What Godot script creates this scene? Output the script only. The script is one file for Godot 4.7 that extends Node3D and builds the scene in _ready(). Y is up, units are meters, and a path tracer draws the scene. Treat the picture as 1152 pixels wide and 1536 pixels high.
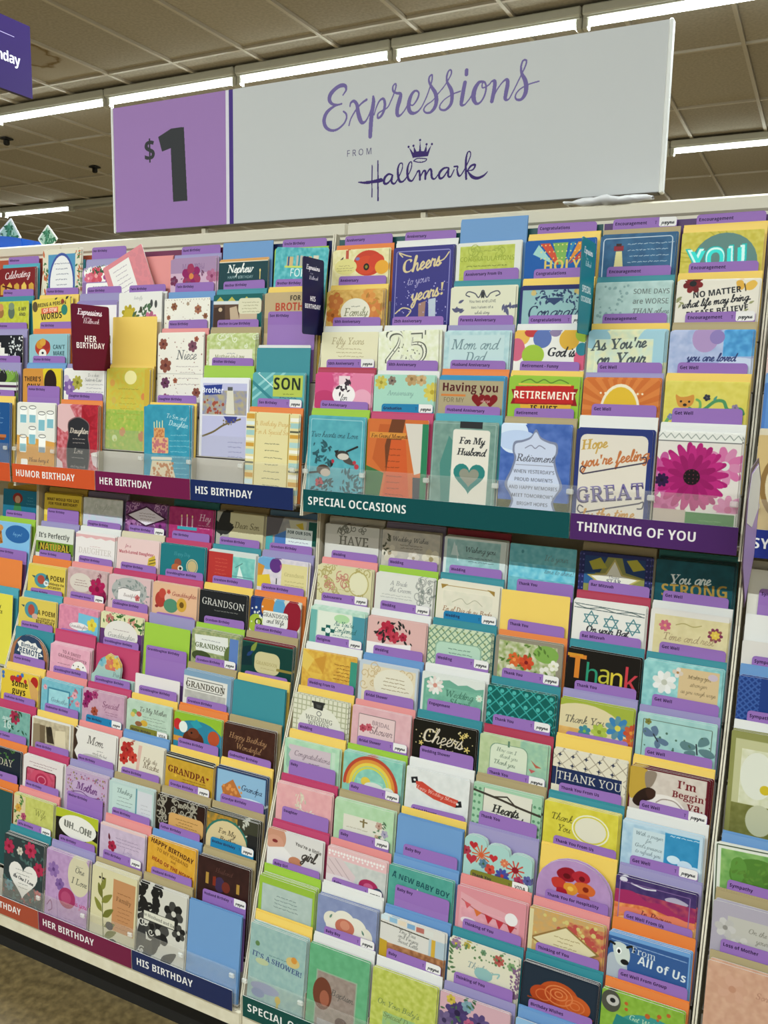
extends Node3D
# A greeting-card aisle: two-tier card rack in four sections, hanging price sign, strip lights on a tiled ceiling.
# Units are metres; the rack runs along x, the shopper stands at +z.

const SECT := 0.9144
const SLOT := 0.1494
const CARD_W := 0.141
const CARD_H := 0.198

func _ready():
	# ---------------------------------------------------------------- camera, sky, exposure
	var cam := Camera3D.new()
	cam.name = "camera"
	cam.position = Vector3(1.9433, 1.5446, 1.392)
	cam.rotation_order = EULER_ORDER_YXZ
	cam.rotation = Vector3(-0.1544, 0.4684, 0.0198)
	cam.fov = rad_to_deg(2.0 * atan(768.0 / 1300.09))
	cam.near = 0.02
	add_child(cam)
	cam.current = true
	var env := Environment.new()
	env.background_mode = Environment.BG_COLOR
	env.background_color = Color(0, 0, 0)
	env.tonemap_mode = Environment.TONE_MAPPER_LINEAR
	env.tonemap_exposure = EXPOSURE
	env.sdfgi_enabled = true
	env.ssao_enabled = true
	env.ssil_enabled = true
	var we := WorldEnvironment.new()
	we.name = "world_environment"
	we.environment = env
	add_child(we)
	rng.seed = 7
	setup_fonts()
	setup_materials()
	build_room()
	build_lights()
	build_racks()
	build_sign()
	parse_cards()
	draw_cards()
	build_cards()
	build_flags()
	build_extras()

# ==================================================================== state
const EXPOSURE := 1.83
const TUBE_GLOW := 6.0
const LAMP_ENERGY := 2.2
var rng := RandomNumberGenerator.new()
var used := {}
var M := {}

func numbered(called: String) -> String:
	if not used.has(called):
		used[called] = 0
		return called
	used[called] += 1
	return "%s_%03d" % [called, used[called]]

func tag(o: Node, label: String, category: String, group := "", kind := "") -> void:
	if label: o.set_meta("label", label)
	if category: o.set_meta("category", category)
	if group: o.set_meta("group", group)
	if kind: o.set_meta("kind", kind)

func thing(called: String, label: String, category: String, at := Vector3.ZERO, group := "") -> Node3D:
	var o := Node3D.new()
	o.name = numbered(called)
	add_child(o)
	o.position = at
	tag(o, label, category, group)
	return o

func mi(called: String, mesh: Mesh, material: Material, parent: Node = self) -> MeshInstance3D:
	var o := MeshInstance3D.new()
	o.name = numbered(called) if parent == self else called
	o.mesh = mesh
	if material: o.material_override = material
	parent.add_child(o, true)
	return o

# ==================================================================== meshes
func tool() -> SurfaceTool:
	var st := SurfaceTool.new()
	st.begin(Mesh.PRIMITIVE_TRIANGLES)
	st.set_smooth_group(-1)
	return st

func quad(st: SurfaceTool, a: Vector3, b: Vector3, c: Vector3, d: Vector3) -> void:
	for v in [a, b, c, a, c, d]: st.add_vertex(v)

func bx(st: SurfaceTool, lo: Vector3, hi: Vector3) -> void:
	var p := []
	for k in 8: p.append(Vector3(hi.x if k & 1 else lo.x, hi.y if k & 2 else lo.y, hi.z if k & 4 else lo.z))
	for f in [[4, 6, 7, 5], [1, 3, 2, 0], [5, 7, 3, 1], [0, 2, 6, 4], [6, 2, 3, 7], [0, 4, 5, 1]]:
		quad(st, p[f[0]], p[f[1]], p[f[2]], p[f[3]])

func done(st: SurfaceTool) -> ArrayMesh:
	st.generate_normals()
	return st.commit()

func box_mesh(size: Vector3) -> ArrayMesh:
	var st := tool()
	bx(st, -size / 2, size / 2)
	return done(st)

# box with bevelled edges
func bevel_box(size: Vector3, b: float) -> ArrayMesh:
	var st := tool()
	var h := size / 2
	var rings := []
	for e in [[-h.y, b], [-h.y + b, 0.0], [h.y - b, 0.0], [h.y, b]]:
		var x: float = h.x - e[1]
		var z: float = h.z - e[1]
		var c: float = b if e[1] == 0.0 else 0.0
		rings.append([Vector3(-x + c, e[0], z), Vector3(x - c, e[0], z), Vector3(x, e[0], z - c), Vector3(x, e[0], -z + c), Vector3(x - c, e[0], -z), Vector3(-x + c, e[0], -z), Vector3(-x, e[0], -z + c), Vector3(-x, e[0], z - c)])
	for r in 3:
		for k in 8:
			quad(st, rings[r][k], rings[r + 1][k], rings[r + 1][(k + 1) % 8], rings[r][(k + 1) % 8])
	for k in range(1, 7):
		for v in [rings[3][0], rings[3][k + 1], rings[3][k]]: st.add_vertex(v)
		for v in [rings[0][0], rings[0][k], rings[0][k + 1]]: st.add_vertex(v)
	return done(st)

# outline (xy, y up) extruded from z0 (back) to z1 (front); returns indices of the outline's triangles
func prism(st: SurfaceTool, pts: PackedVector2Array, z0: float, z1: float, with_front := true) -> PackedInt32Array:
	var tri := Geometry2D.triangulate_polygon(pts)
	var n := pts.size()
	var area := 0.0
	for i in n: area += pts[i].cross(pts[(i + 1) % n])
	for k in range(0, tri.size(), 3):
		var a := pts[tri[k]]
		var b := pts[tri[k + 1]]
		var c := pts[tri[k + 2]]
		if (b - a).cross(c - a) > 0.0:
			var s := b
			b = c
			c = s
		if with_front:
			for v in [a, b, c]: st.add_vertex(Vector3(v.x, v.y, z1))
		for v in [a, c, b]: st.add_vertex(Vector3(v.x, v.y, z0))
	for i in n:
		var a := pts[i]
		var b := pts[(i + 1) % n]
		if area < 0.0:
			var s := a
			a = b
			b = s
		quad(st, Vector3(a.x, a.y, z1), Vector3(a.x, a.y, z0), Vector3(b.x, b.y, z0), Vector3(b.x, b.y, z1))
	return tri

func round_rect(x0: float, y0: float, x1: float, y1: float, r: float, seg := 3) -> PackedVector2Array:
	var p := PackedVector2Array()
	for c in [[x1 - r, y1 - r, 0.0], [x0 + r, y1 - r, 0.5], [x0 + r, y0 + r, 1.0], [x1 - r, y0 + r, 1.5]]:
		for k in seg + 1:
			var a: float = PI * (c[2] + 0.5 * k / seg)
			p.append(Vector2(c[0] + r * cos(a), c[1] + r * sin(a)))
	return p

func cyl_x(r: float, length: float, n := 12) -> ArrayMesh:
	var st := SurfaceTool.new()
	st.begin(Mesh.PRIMITIVE_TRIANGLES)
	for k in n:
		var a := TAU * k / n
		var b := TAU * (k + 1) / n
		var p := Vector3(0, cos(a) * r, sin(a) * r)
		var q := Vector3(0, cos(b) * r, sin(b) * r)
		var L := Vector3(length / 2, 0, 0)
		quad(st, p - L, q - L, q + L, p + L)
		for v in [p + L, q + L, L]: st.add_vertex(v)
		for v in [q - L, p - L, -L]: st.add_vertex(v)
	return done(st)

# flat textured panel in the xy plane facing +z, thickness t behind it: surface 0 printed face, surface 1 edges and back
func panel(pts: PackedVector2Array, t: float, uv: Rect2, box: Rect2, face: Material, edge: Material) -> ArrayMesh:
	var st := tool()
	var tri := Geometry2D.triangulate_polygon(pts)
	for k in range(0, tri.size(), 3):
		var a := pts[tri[k]]
		var b := pts[tri[k + 1]]
		var c := pts[tri[k + 2]]
		if (b - a).cross(c - a) > 0.0:
			var s := b
			b = c
			c = s
		for v in [a, b, c]:
			var q: Vector2 = (v - box.position) / box.size
			st.set_uv(uv.position + Vector2(q.x, 1.0 - q.y) * uv.size)
			st.add_vertex(Vector3(v.x, v.y, 0))
	st.generate_normals()
	var m: ArrayMesh = st.commit()
	m.surface_set_material(0, face)
	var s2 := tool()
	prism(s2, pts, -t, 0.0, false)
	s2.generate_normals()
	s2.commit(m)
	m.surface_set_material(1, edge)
	return m

# ==================================================================== materials
func mat(c: Color, rough := 0.6, metallic := 0.0, spec := 0.5) -> StandardMaterial3D:
	var m := StandardMaterial3D.new()
	m.albedo_color = c
	m.roughness = rough
	m.metallic = metallic
	m.metallic_specular = spec
	return m

func hexc(s: String) -> Color:
	return Color.html(s)

func noise_tex(freq: float, c0: Color, c1: Color, sd: int, size := 512, oct := 5) -> NoiseTexture2D:
	var n := FastNoiseLite.new()
	n.seed = sd
	n.frequency = freq
	n.fractal_octaves = oct
	var g := Gradient.new()
	g.set_color(0, c0)
	g.set_color(1, c1)
	var t := NoiseTexture2D.new()
	t.width = size
	t.height = size
	t.seamless = true
	t.noise = n
	t.color_ramp = g
	return t

func setup_materials() -> void:
	M.paper = mat(hexc("d8d4cc"), 0.65)
	M.metal = mat(hexc("b9b09a"), 0.45, 0.0)
	M.tray = mat(hexc("b4aca0"), 0.5)
	M.cream = mat(hexc("d2cab4"), 0.5)
	M.deck = mat(Color.WHITE, 0.45)
	M.deck.albedo_texture = noise_tex(0.02, hexc("d2c8ac"), hexc("e2dac2"), 5)
	M.deck.uv1_triplanar = true
	M.deck.uv1_scale = Vector3(2, 2, 2)
	M.black = mat(hexc("0e0c09"), 0.7)
	M.clear = mat(Color(0.95, 0.95, 0.93, 0.05), 0.06)
	M.clear.transparency = BaseMaterial3D.TRANSPARENCY_ALPHA
	M.frost = mat(Color(0.93, 0.93, 0.9, 0.35), 0.2)
	M.frost.transparency = BaseMaterial3D.TRANSPARENCY_ALPHA
	M.white = mat(hexc("d8d8d2"), 0.45)
	M.housing = mat(hexc("cfd0c8"), 0.4)
	M.tube = mat(hexc("f4f4ee"), 0.4)
	M.tube.emission_enabled = true
	M.tube.emission = Color(0.96, 1.0, 0.97)
	M.tube.emission_energy_multiplier = TUBE_GLOW
	M.tube_off = mat(hexc("d6d6d0"), 0.3)
	M.bar = mat(hexc("c6beb0"), 0.5)
	M.tiles = []
	for k in 3:
		var t := mat(Color.WHITE, 0.95, 0.0, 0.2)
		t.albedo_texture = noise_tex(0.09, hexc(["a8a195", "aca599", "a49d91"][k]), hexc(["c0b9ad", "c4bdb1", "bcb5a9"][k]), 11 + k, 256, 4)
		t.uv1_triplanar = true
		t.uv1_world_triplanar = true
		t.uv1_scale = Vector3(1.6, 1.6, 1.6)
		M.tiles.append(t)
	M.floor = mat(Color.WHITE, 0.35)
	M.floor.albedo_texture = noise_tex(0.022, hexc("50432a"), hexc("84714a"), 21, 1024, 7)
	M.floor.uv1_triplanar = true
	M.floor.uv1_world_triplanar = true
	M.floor.uv1_scale = Vector3(1.4, 1.4, 1.4)
	M.wall = mat(hexc("b0a690"), 0.8)

# ==================================================================== drawing on an Image (print on paper)
var fonts := {}
var ts: TextServer
var im: Image          # the picture being drawn
var U := 3.72          # pixels per unit
var YS := 1.0          # how far down the print is spread
const CURSIVE := {
	"a": [1.15, "1.0,.85 .7,1 .25,.75 .15,.25 .4,0 .75,.3 1.0,.95 .9,.3 1.05,0 1.25,.15"],
	"b": [0.95, "0,.1 .35,1.2 .5,1.9 .3,1.9 .2,1 .2,.2 .45,0 .8,.3 .8,.75 .55,.85 1.05,.8"],
	"c": [0.85, ".75,.8 .5,1 .15,.6 .2,.1 .5,0 .95,.3"],
	"d": [1.1, ".95,.85 .65,1 .2,.7 .15,.2 .4,0 .75,.3 1.15,1.9 .95,.4 1.05,0 1.25,.15"],
	"e": [0.85, "0,.2 .4,.45 .7,.75 .5,1 .2,.7 .2,.2 .45,0 .9,.25"],
	"f": [0.7, "0,.1 .4,1 .65,1.75 .45,1.95 .3,1.3 .2,0 0,-.8 .15,-.9 .4,-.2 .75,.3"],
	"g": [1.1, "1.0,.85 .7,1 .2,.7 .2,.2 .5,.05 .9,.6 1.0,.95 .85,-.2 .55,-.9 .2,-.7 .6,-.2 1.15,.2"],
	"h": [1.1, "0,.1 .4,1.2 .55,1.9 .35,1.9 .2,.8 .15,0 .35,.7 .7,1 .8,.7 .75,.2 .9,0 1.15,.2"],
	"i": [0.5, ".1,.4 .3,1 .2,.3 .3,0 .6,.2|.42,1.4 .44,1.48"],
	"j": [0.5, ".1,.4 .35,1 .2,-.4 -.1,-.9 -.2,-.6 .55,.2|.45,1.4 .47,1.48"],
	"k": [1.0, "0,.1 .4,1.2 .55,1.9 .35,1.9 .2,.8 .15,0|.2,.5 .65,1 .7,.75 .35,.5 .7,.05 1.05,.2"],
	"l": [0.55, "0,.1 .4,1.1 .55,1.85 .35,1.9 .2,1 .2,.2 .35,0 .65,.2"],
	"m": [1.6, "0,.6 .2,1 .2,.4 .12,0 .35,.75 .6,1 .68,.7 .6,0 .85,.75 1.1,1 1.2,.7 1.15,.15 1.3,0 1.6,.2"],
	"n": [1.1, "0,.6 .2,1 .2,.4 .12,0 .35,.75 .65,1 .75,.7 .7,.15 .85,0 1.15,.2"],
	"o": [0.95, ".6,1 .25,.8 .15,.3 .4,0 .75,.3 .75,.8 .55,1 .65,.8 1.0,.85"],
	"p": [1.0, "0,.5 .25,1 .15,0 0,-.9|.15,.3 .4,.9 .7,1 .85,.6 .7,.1 .4,0 .2,.25"],
	"q": [1.0, ".9,.9 .6,1 .2,.7 .2,.2 .5,.05 .85,.6 .95,1 .75,-.9 1.0,.1"],
	"r": [0.8, "0,.2 .2,1.05 .3,.9 .65,.9 .55,.4 .6,.05 .85,.2"],
	"s": [0.75, "0,.1 .4,1.1 .4,.8 .6,.4 .45,0 .1,.1 .5,.05 .8,.25"],
	"t": [0.65, "0,.2 .3,1.1 .4,1.6 .25,.5 .35,0 .7,.2|.05,1.1 .65,1.2"],
	"u": [1.1, "0,.6 .2,1 .15,.3 .35,0 .7,.4 .85,1 .8,.3 .9,0 1.15,.2"],
	"v": [0.9, "0,.7 .2,1 .3,.3 .4,0 .7,.6 .75,1 .95,.9"],
	"w": [1.4, "0,.7 .2,1 .2,.2 .4,0 .65,.6 .7,1 .65,.2 .85,0 1.15,.5 1.2,1 1.45,.9"],
	"x": [0.9, "0,.8 .2,1 .5,.2 .7,0 .95,.2|.75,1 .4,.5 .05,0"],
	"y": [1.0, "0,.6 .2,1 .2,.35 .4,.1 .75,.5 .9,1 .7,-.3 .4,-.9 .1,-.7 .5,-.1 1.05,.2"],
	"z": [0.85, "0,.8 .3,1 .65,.9 .1,.05 .5,.1 .5,-.6 .2,-.8 .3,-.3 .9,.2"],
}

func setup_fonts() -> void:
	ts = TextServerManager.get_primary_interface()
	for f in [["s", "Droid Sans", 400], ["b", "Droid Sans", 700], ["e", "Droid Serif", 400], ["E", "Droid Serif", 700]]:
		var sf := SystemFont.new()
		sf.font_names = PackedStringArray([f[1]])
		sf.font_weight = f[2]
		fonts[f[0]] = {"font": sf, "rid": sf.get_rids()[0], "glyphs": {}}

func glyph(f: String, ch: String) -> Dictionary:
	var d: Dictionary = fonts[f]
	if not d.glyphs.has(ch):
		var gi: int = ts.font_get_glyph_index(d.rid, 64, ch.unicode_at(0), 0)
		var c: Dictionary = ts.font_get_glyph_contours(d.rid, 64, gi)
		var loops := []
		if c.has("points"):
			var pts: PackedVector3Array = c.points
			var from := 0
			for e in c.contours:
				var l := PackedVector2Array()
				for k in range(from, e + 1): l.append(Vector2(pts[k].x, pts[k].y) / 64.0)
				from = e + 1
				loops.append(l)
		d.glyphs[ch] = {"adv": ts.font_get_glyph_advance(d.rid, 64, gi).x / 64.0, "loops": loops}
	return d.glyphs[ch]

# even-odd scanline fill of loops given in pixels
func fill_loops(loops: Array, col: Color) -> void:
	var rows := {}
	var hgt := im.get_height()
	var wid := im.get_width()
	for l in loops:
		var n: int = l.size()
		for i in n:
			var a: Vector2 = l[i]
			var b: Vector2 = l[(i + 1) % n]
			if a.y > b.y:
				var s := a
				a = b
				b = s
			var y0 := maxi(0, ceili(a.y - 0.5))
			var y1 := mini(hgt - 1, ceili(b.y - 0.5) - 1)
			if y1 < y0: continue
			var k := (b.x - a.x) / (b.y - a.y)
			for y in range(y0, y1 + 1):
				if not rows.has(y): rows[y] = PackedFloat32Array()
				rows[y].append(a.x + (y + 0.5 - a.y) * k)
	for y in rows:
		var xs: PackedFloat32Array = rows[y]
		xs.sort()
		for i in range(0, xs.size() - 1, 2):
			var x0 := maxi(0, roundi(xs[i]))
			var x1 := mini(wid, roundi(xs[i + 1]))
			if x1 > x0: im.fill_rect(Rect2i(x0, y, x1 - x0, 1), col)

func ellipse_pts(c: Vector2, rx: float, ry: float, n := 28) -> PackedVector2Array:
	var p := PackedVector2Array()
	for k in n: p.append(c + Vector2(cos(TAU * k / n) * rx, sin(TAU * k / n) * ry))
	return p

func blob(c: Vector2, r: float, col: Color) -> void:
	if r < 0.8:
		im.fill_rect(Rect2i(roundi(c.x - 0.5), roundi(c.y - 0.5), 1, 1), col)
		return
	for y in range(floori(c.y - r), ceili(c.y + r) + 1):
		var d := r * r - (y + 0.5 - c.y) ** 2
		if d > 0.0:
			var s := sqrt(d)
			var x0 := roundi(c.x - s)
			im.fill_rect(Rect2i(x0, y, maxi(1, roundi(c.x + s) - x0), 1), col)

# stroke through points (pixels), widths in pixels
func stroke(p: PackedVector2Array, w: PackedFloat32Array, col: Color) -> void:
	for i in p.size() - 1:
		var L := p[i].distance_to(p[i + 1])
		var step := maxf(0.7, minf(w[i], w[i + 1]) * 0.22)
		var n := maxi(1, ceili(L / step))
		for k in n + 1:
			var t := float(k) / n
			blob(p[i].lerp(p[i + 1], t), lerpf(w[i], w[i + 1], t) / 2, col)

func smooth(p: PackedVector2Array, sub := 5) -> PackedVector2Array:
	var out := PackedVector2Array()
	var n := p.size()
	for i in n - 1:
		for k in sub: out.append(p[i].cubic_interpolate(p[i + 1], p[maxi(i - 1, 0)], p[mini(i + 2, n - 1)], float(k) / sub))
	out.append(p[n - 1])
	return out

func even(n: int, w: float) -> PackedFloat32Array:
	var a := PackedFloat32Array()
	a.resize(n)
	a.fill(w)
	return a

func text_width(f: String, s: String) -> float:
	var w := 0.0
	for ch in s:
		if f in ["i", "I"]:
			w += CURSIVE[ch][0] * 0.40 if CURSIVE.has(ch) else (0.28 if ch == " " else glyph("e", ch).adv * 0.98)
		else: w += glyph(f, ch).adv
	return w

# text centred on c (pixels), size in pixels, angle in degrees (positive turns clockwise)
func text(c: Vector2, size: float, col: Color, f: String, ang: float, s: String, most := 0.0, anchor := 0.5, track := 0.0) -> void:
	var w := text_width(f, s) + track * (s.length() - 1)
	if most > 0.0 and w * size > most: size = most / w
	var x := -w * anchor
	var tf := Transform2D(deg_to_rad(ang), c)
	for ch in s:
		if f in ["i", "I"] and CURSIVE.has(ch):
			for part in CURSIVE[ch][1].split("|"):
				var pts := PackedVector2Array()
				for q in part.split(" "):
					var v: PackedFloat64Array = q.split_floats(",")
					pts.append(Vector2(v[0] * 0.40 + v[1] * 0.10, -v[1] * 0.40))
				pts = smooth(pts, 4)
				for k in pts.size(): pts[k] = tf * ((pts[k] + Vector2(x, 0)) * size)
				stroke(pts, even(pts.size(), maxf(1.3, size * (0.10 if f == "I" else 0.055))), col)
			x += CURSIVE[ch][0] * 0.40
		elif f in ["i", "I"] and ch == " ": x += 0.28
		else:
			var g := glyph("e" if f == "i" else ("E" if f == "I" else f), ch)
			var shear := 0.22 if f in ["i", "I"] else 0.0
			var loops := []
			for l in g.loops:
				var o := PackedVector2Array()
				for v in l: o.append(tf * (Vector2(v.x - v.y * shear + x, v.y) * size))
				loops.append(o)
			fill_loops(loops, col)
			x += g.adv + track

func parse_pts(a: PackedStringArray, from: int) -> PackedVector2Array:
	var p := PackedVector2Array()
	for k in range(from, a.size()):
		var v := a[k].split_floats(",")
		p.append(Vector2(v[0], v[1] * YS) * U)
	return p

func petals(c: Vector2, r: float, col: Color, mid: Color, n: int) -> void:
	var turn := rng.randf() * TAU
	for k in n:
		var a := turn + TAU * k / n
		var d := Vector2(cos(a), sin(a))
		var q := d.orthogonal()
		var wd := minf(0.42, 2.2 / n) * r
		var shade := col.lerp(mid, 0.22) if k % 2 else col
		fill_loops([smooth(PackedVector2Array([c, c + d * r * 0.45 + q * wd, c + d * r * 0.9 + q * wd * 0.7, c + d * r, c + d * r * 0.9 - q * wd * 0.7, c + d * r * 0.45 - q * wd, c]), 3)], shade)
	blob(c, r * 0.24, mid)

func leaf(p: Vector2, length: float, ang: float, col: Color) -> void:
	var d := Vector2(cos(deg_to_rad(ang)), -sin(deg_to_rad(ang)))
	var q := d.orthogonal() * length * 0.2
	fill_loops([smooth(PackedVector2Array([p, p + d * length * 0.4 + q, p + d * length, p + d * length * 0.4 - q, p]), 4)], col)

func wash(x: int, y: int, w: int, h: int, c0: Color, c1: Color, freq: float, sd: int) -> void:
	if w < 2 or h < 2: return
	var n := FastNoiseLite.new()
	n.seed = sd * 13 + 5
	n.frequency = 0.045 * freq
	n.fractal_octaves = 3
	var sw := maxi(4, w / 9)
	var sh := maxi(4, h / 9)
	var small := Image.create(sw, sh, false, Image.FORMAT_RGB8)
	for j in sh:
		for i in sw: small.set_pixel(i, j, c0.lerp(c1, clampf(0.5 + n.get_noise_2d(i, j) * 1.0, 0, 1)))
	small.resize(w, h, Image.INTERPOLATE_CUBIC)
	im.blit_rect(small, Rect2i(0, 0, w, h), Vector2i(x, y))

func draw_art(art: String) -> void:
	for cmd in art.split(";"):
		var a := cmd.strip_edges().split(" ")
		var v := []
		for k in range(1, a.size()): v.append(a[k].to_float() if not a[k].contains("e") else 0.0)
		# measures along the height, by command
		var tall: Array = {"r": [1, 3], "k": [1, 3], "K": [1, 3], "o": [1], "O": [1], "A": [1], "t": [1], "q": [1, 4], "f": [1], "h": [1], "s": [1], "S": [1], "d": [5, 7], "z": [5, 7], "w": [4, 6], "g": [4, 6], "e": [1], "n": [5, 7], "B": [1]}.get(a[0], [])
		for k in tall:
			if k < v.size() and not (a[0] in ["r", "k", "K", "n"] and k in [3, 7] and v[k] > 60.0): v[k] *= YS
		if YS < 1.0:
			if a[0] == "o" or a[0] == "O": v[3] *= 0.88
			if a[0] == "t": v[2] *= 0.83
			if a[0] in ["f", "h"]: v[2] *= 0.88
		match a[0]:
			"b": im.fill(hexc(a[1]))
			"n":
				if v.size() > 4: wash(int(v[4] * U), int(v[5] * U), mini(int(v[6] * U), im.get_width() - int(v[4] * U)), mini(int(v[7] * U), im.get_height() - int(v[5] * U)), hexc(a[1]), hexc(a[2]), v[2], int(v[3]))
				else: wash(0, 0, im.get_width(), im.get_height(), hexc(a[1]), hexc(a[2]), v[2], int(v[3]))
			"r": im.fill_rect(Rect2i(roundi(v[0] * U), roundi(v[1] * U), maxi(1, roundi(v[2] * U)), maxi(1, roundi(v[3] * U))), hexc(a[5]))
			"k": fill_loops([round_rect(v[0] * U, v[1] * U, (v[0] + v[2]) * U, (v[1] + v[3]) * U, v[4] * U, 4)], hexc(a[6]))
			"K":
				var p := round_rect(v[0] * U, v[1] * U, (v[0] + v[2]) * U, (v[1] + v[3]) * U, v[4] * U, 4)
				p.append(p[0])
				stroke(p, even(p.size(), v[6] * U), hexc(a[6]))
			"o": fill_loops([ellipse_pts(Vector2(v[0], v[1]) * U, v[2] * U, v[3] * U)], hexc(a[5]))
			"O":
				var p := ellipse_pts(Vector2(v[0], v[1]) * U, v[2] * U, v[3] * U)
				p.append(p[0])
				stroke(p, even(p.size(), v[5] * U), hexc(a[5]))
			"A":
				var p := PackedVector2Array()
				for k in 25: p.append(Vector2(v[0] - cos(PI * k / 24) * v[2], v[1] - sin(PI * k / 24) * v[2]) * U)
				stroke(p, even(p.size(), v[4] * U), hexc(a[4]))
			"p": fill_loops([parse_pts(a, 2)], hexc(a[1]))
			"P":
				var p := parse_pts(a, 2)
				var n := p.size()
				var o := PackedVector2Array()
				for i in n:
					for k in 5: o.append(p[i].cubic_interpolate(p[(i + 1) % n], p[(i + n - 1) % n], p[(i + 2) % n], k / 5.0))
				fill_loops([o], hexc(a[1]))
			"l":
				var p := parse_pts(a, 3)
				stroke(p, even(p.size(), v[1] * U), hexc(a[1]))
			"c":
				var p := smooth(parse_pts(a, 3), 6)
				stroke(p, even(p.size(), v[1] * U), hexc(a[1]))
			"t": text(Vector2(v[0], v[1]) * U, v[2] * U, hexc(a[4]), a[5], v[5], " ".join(a.slice(7)), 2.0 * minf(v[0], 100.0 - v[0]) * U * 0.9)
			"q":
				for k in int(v[3]):
					var half: float = v[2] / 2 * (0.6 + 0.4 * rng.randf())
					var x: float = v[0] - half
					while x < v[0] + half:
						var wl := 2.5 + rng.randf() * 6.0
						var yy: float = (v[1] + k * v[4]) * U
						var p := PackedVector2Array()
						for j in 5: p.append(Vector2((x + wl * j / 4.0) * U, yy + (rng.randf() - 0.5) * 1.3 * U))
						stroke(p, even(5, 0.85 * U), hexc(a[6]))
						x += wl + 1.8
			"f": petals(Vector2(v[0], v[1]) * U, v[2] * U, hexc(a[4]), hexc(a[5]), int(v[5]))
			"h":
				var p := PackedVector2Array()
				for k in 30:
					var t := TAU * k / 30
					p.append(Vector2(v[0] + v[2] * pow(sin(t), 3), v[1] - v[2] * (0.81 * cos(t) - 0.31 * cos(2 * t) - 0.125 * cos(3 * t) - 0.06 * cos(4 * t))) * U)
				fill_loops([p], hexc(a[4]))
			"s", "S":
				var c := Vector2(v[0], v[1]) * U
				var n := int(v[4])
				if a[0] == "S" and n == 6:
					for flip in [0.0, PI]:
						var p := PackedVector2Array()
						for k in 4: p.append(c + Vector2.from_angle(flip - PI / 2 + TAU * k / 3) * v[2] * U)
						stroke(p, even(4, 1.5 * U), hexc(a[4]))
				elif a[0] == "S":
					for k in n:
						var e: Vector2 = c + Vector2.from_angle(TAU * k / n) * v[2] * U
						stroke(PackedVector2Array([c, e]), PackedFloat32Array([1.5 * U, 2.0 * U]), hexc(a[4]))
				else:
					var p := PackedVector2Array()
					for k in n * 2: p.append(c + Vector2.from_angle(-PI / 2 + PI * k / n) * v[2] * U * (1.0 if k % 2 == 0 else 0.38))
					fill_loops([p], hexc(a[4]))
			"d":
				var y: float = v[5]
				while y <= v[5] + v[7]:
					var x: float = v[4]
					while x <= v[4] + v[6]:
						blob(Vector2(x, y) * U, v[1] * U, hexc(a[1]))
						x += v[2]
					y += v[3]
			"z":
				rng.seed = int(v[3]) * 31 + 3
				for k in int(v[2]):
					var c := Vector2(v[4] + rng.randf() * v[6], v[5] + rng.randf() * v[7])
					var r := 3.0 + rng.randf() * 7.0
					var t0 := rng.randf() * TAU
					var sg := 1.0 if rng.randf() < 0.5 else -1.0
					var p := PackedVector2Array()
					for j in 14: p.append((c + Vector2.from_angle(t0 + sg * j * 0.52) * r * (1.0 - j / 17.0)) * U)
					stroke(p, even(14, v[1] * U), hexc(a[1]))
			"w":
				rng.seed = int(v[2]) * 17 + 1
				for k in int(v[1]): blob(Vector2(v[3] + rng.randf() * v[5], v[4] + rng.randf() * v[6]) * U, v[7] * U * (0.5 + rng.randf() * 0.6), hexc(a[1]))
			"g":
				rng.seed = int(v[2]) * 23 + 9
				for k in int(v[1]): leaf(Vector2(v[3] + rng.randf() * v[5], v[4] + rng.randf() * v[6]) * U, v[7] * U * (0.6 + rng.randf() * 0.6), rng.randf() * 360.0, hexc(a[1]).lerp(Color.BLACK, rng.randf() * 0.15))
			"e": leaf(Vector2(v[0], v[1]) * U, v[2] * U, v[3], hexc(a[5]))
			"X", "X2":
				var s: float = v[2]
				var x0: float = v[3]
				var y0: float = v[4]
				var x1: float = x0 + v[5]
				var y1: float = minf(y0 + v[6], 80.0)
				if a[0] == "X2":
					var t := x0
					while t < x1:
						stroke(PackedVector2Array([Vector2(t, y0) * U, Vector2(t, y1) * U]), even(2, v[1] * U), hexc(a[1]))
						t += s
					t = y0
					while t < y1:
						stroke(PackedVector2Array([Vector2(x0, t) * U, Vector2(x1, t) * U]), even(2, v[1] * U), hexc(a[1]))
						t += s
				else:
					var t := x0 - (y1 - y0)
					while t < x1:
						for up in [0, 1]:
							var lo := maxf(t, x0)
							var hi := minf(t + y1 - y0, x1)
							if hi > lo:
								var ya := y0 + lo - t
								var yb := y0 + hi - t
								if up:
									ya = y1 - (lo - t)
									yb = y1 - (hi - t)
								stroke(PackedVector2Array([Vector2(lo, ya) * U, Vector2(hi, yb) * U]), even(2, v[1] * U), hexc(a[1]))
						t += s
			"B":
				var c := Vector2(v[0], v[1]) * U
				for k in int(v[4]):
					var t: float = TAU * k / v[4]
					fill_loops([PackedVector2Array([c, c + Vector2.from_angle(t) * v[2] * U, c + Vector2.from_angle(t + PI / v[4]) * v[2] * U])], hexc(a[4]))

func texture_of(img: Image) -> ImageTexture:
	return ImageTexture.create_from_image(img)

func printed(img: Image, rough := 0.5) -> StandardMaterial3D:
	var m := mat(Color.WHITE, rough, 0.0, 0.3)
	m.albedo_texture = texture_of(img)
	m.texture_repeat = false
	return m

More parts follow.
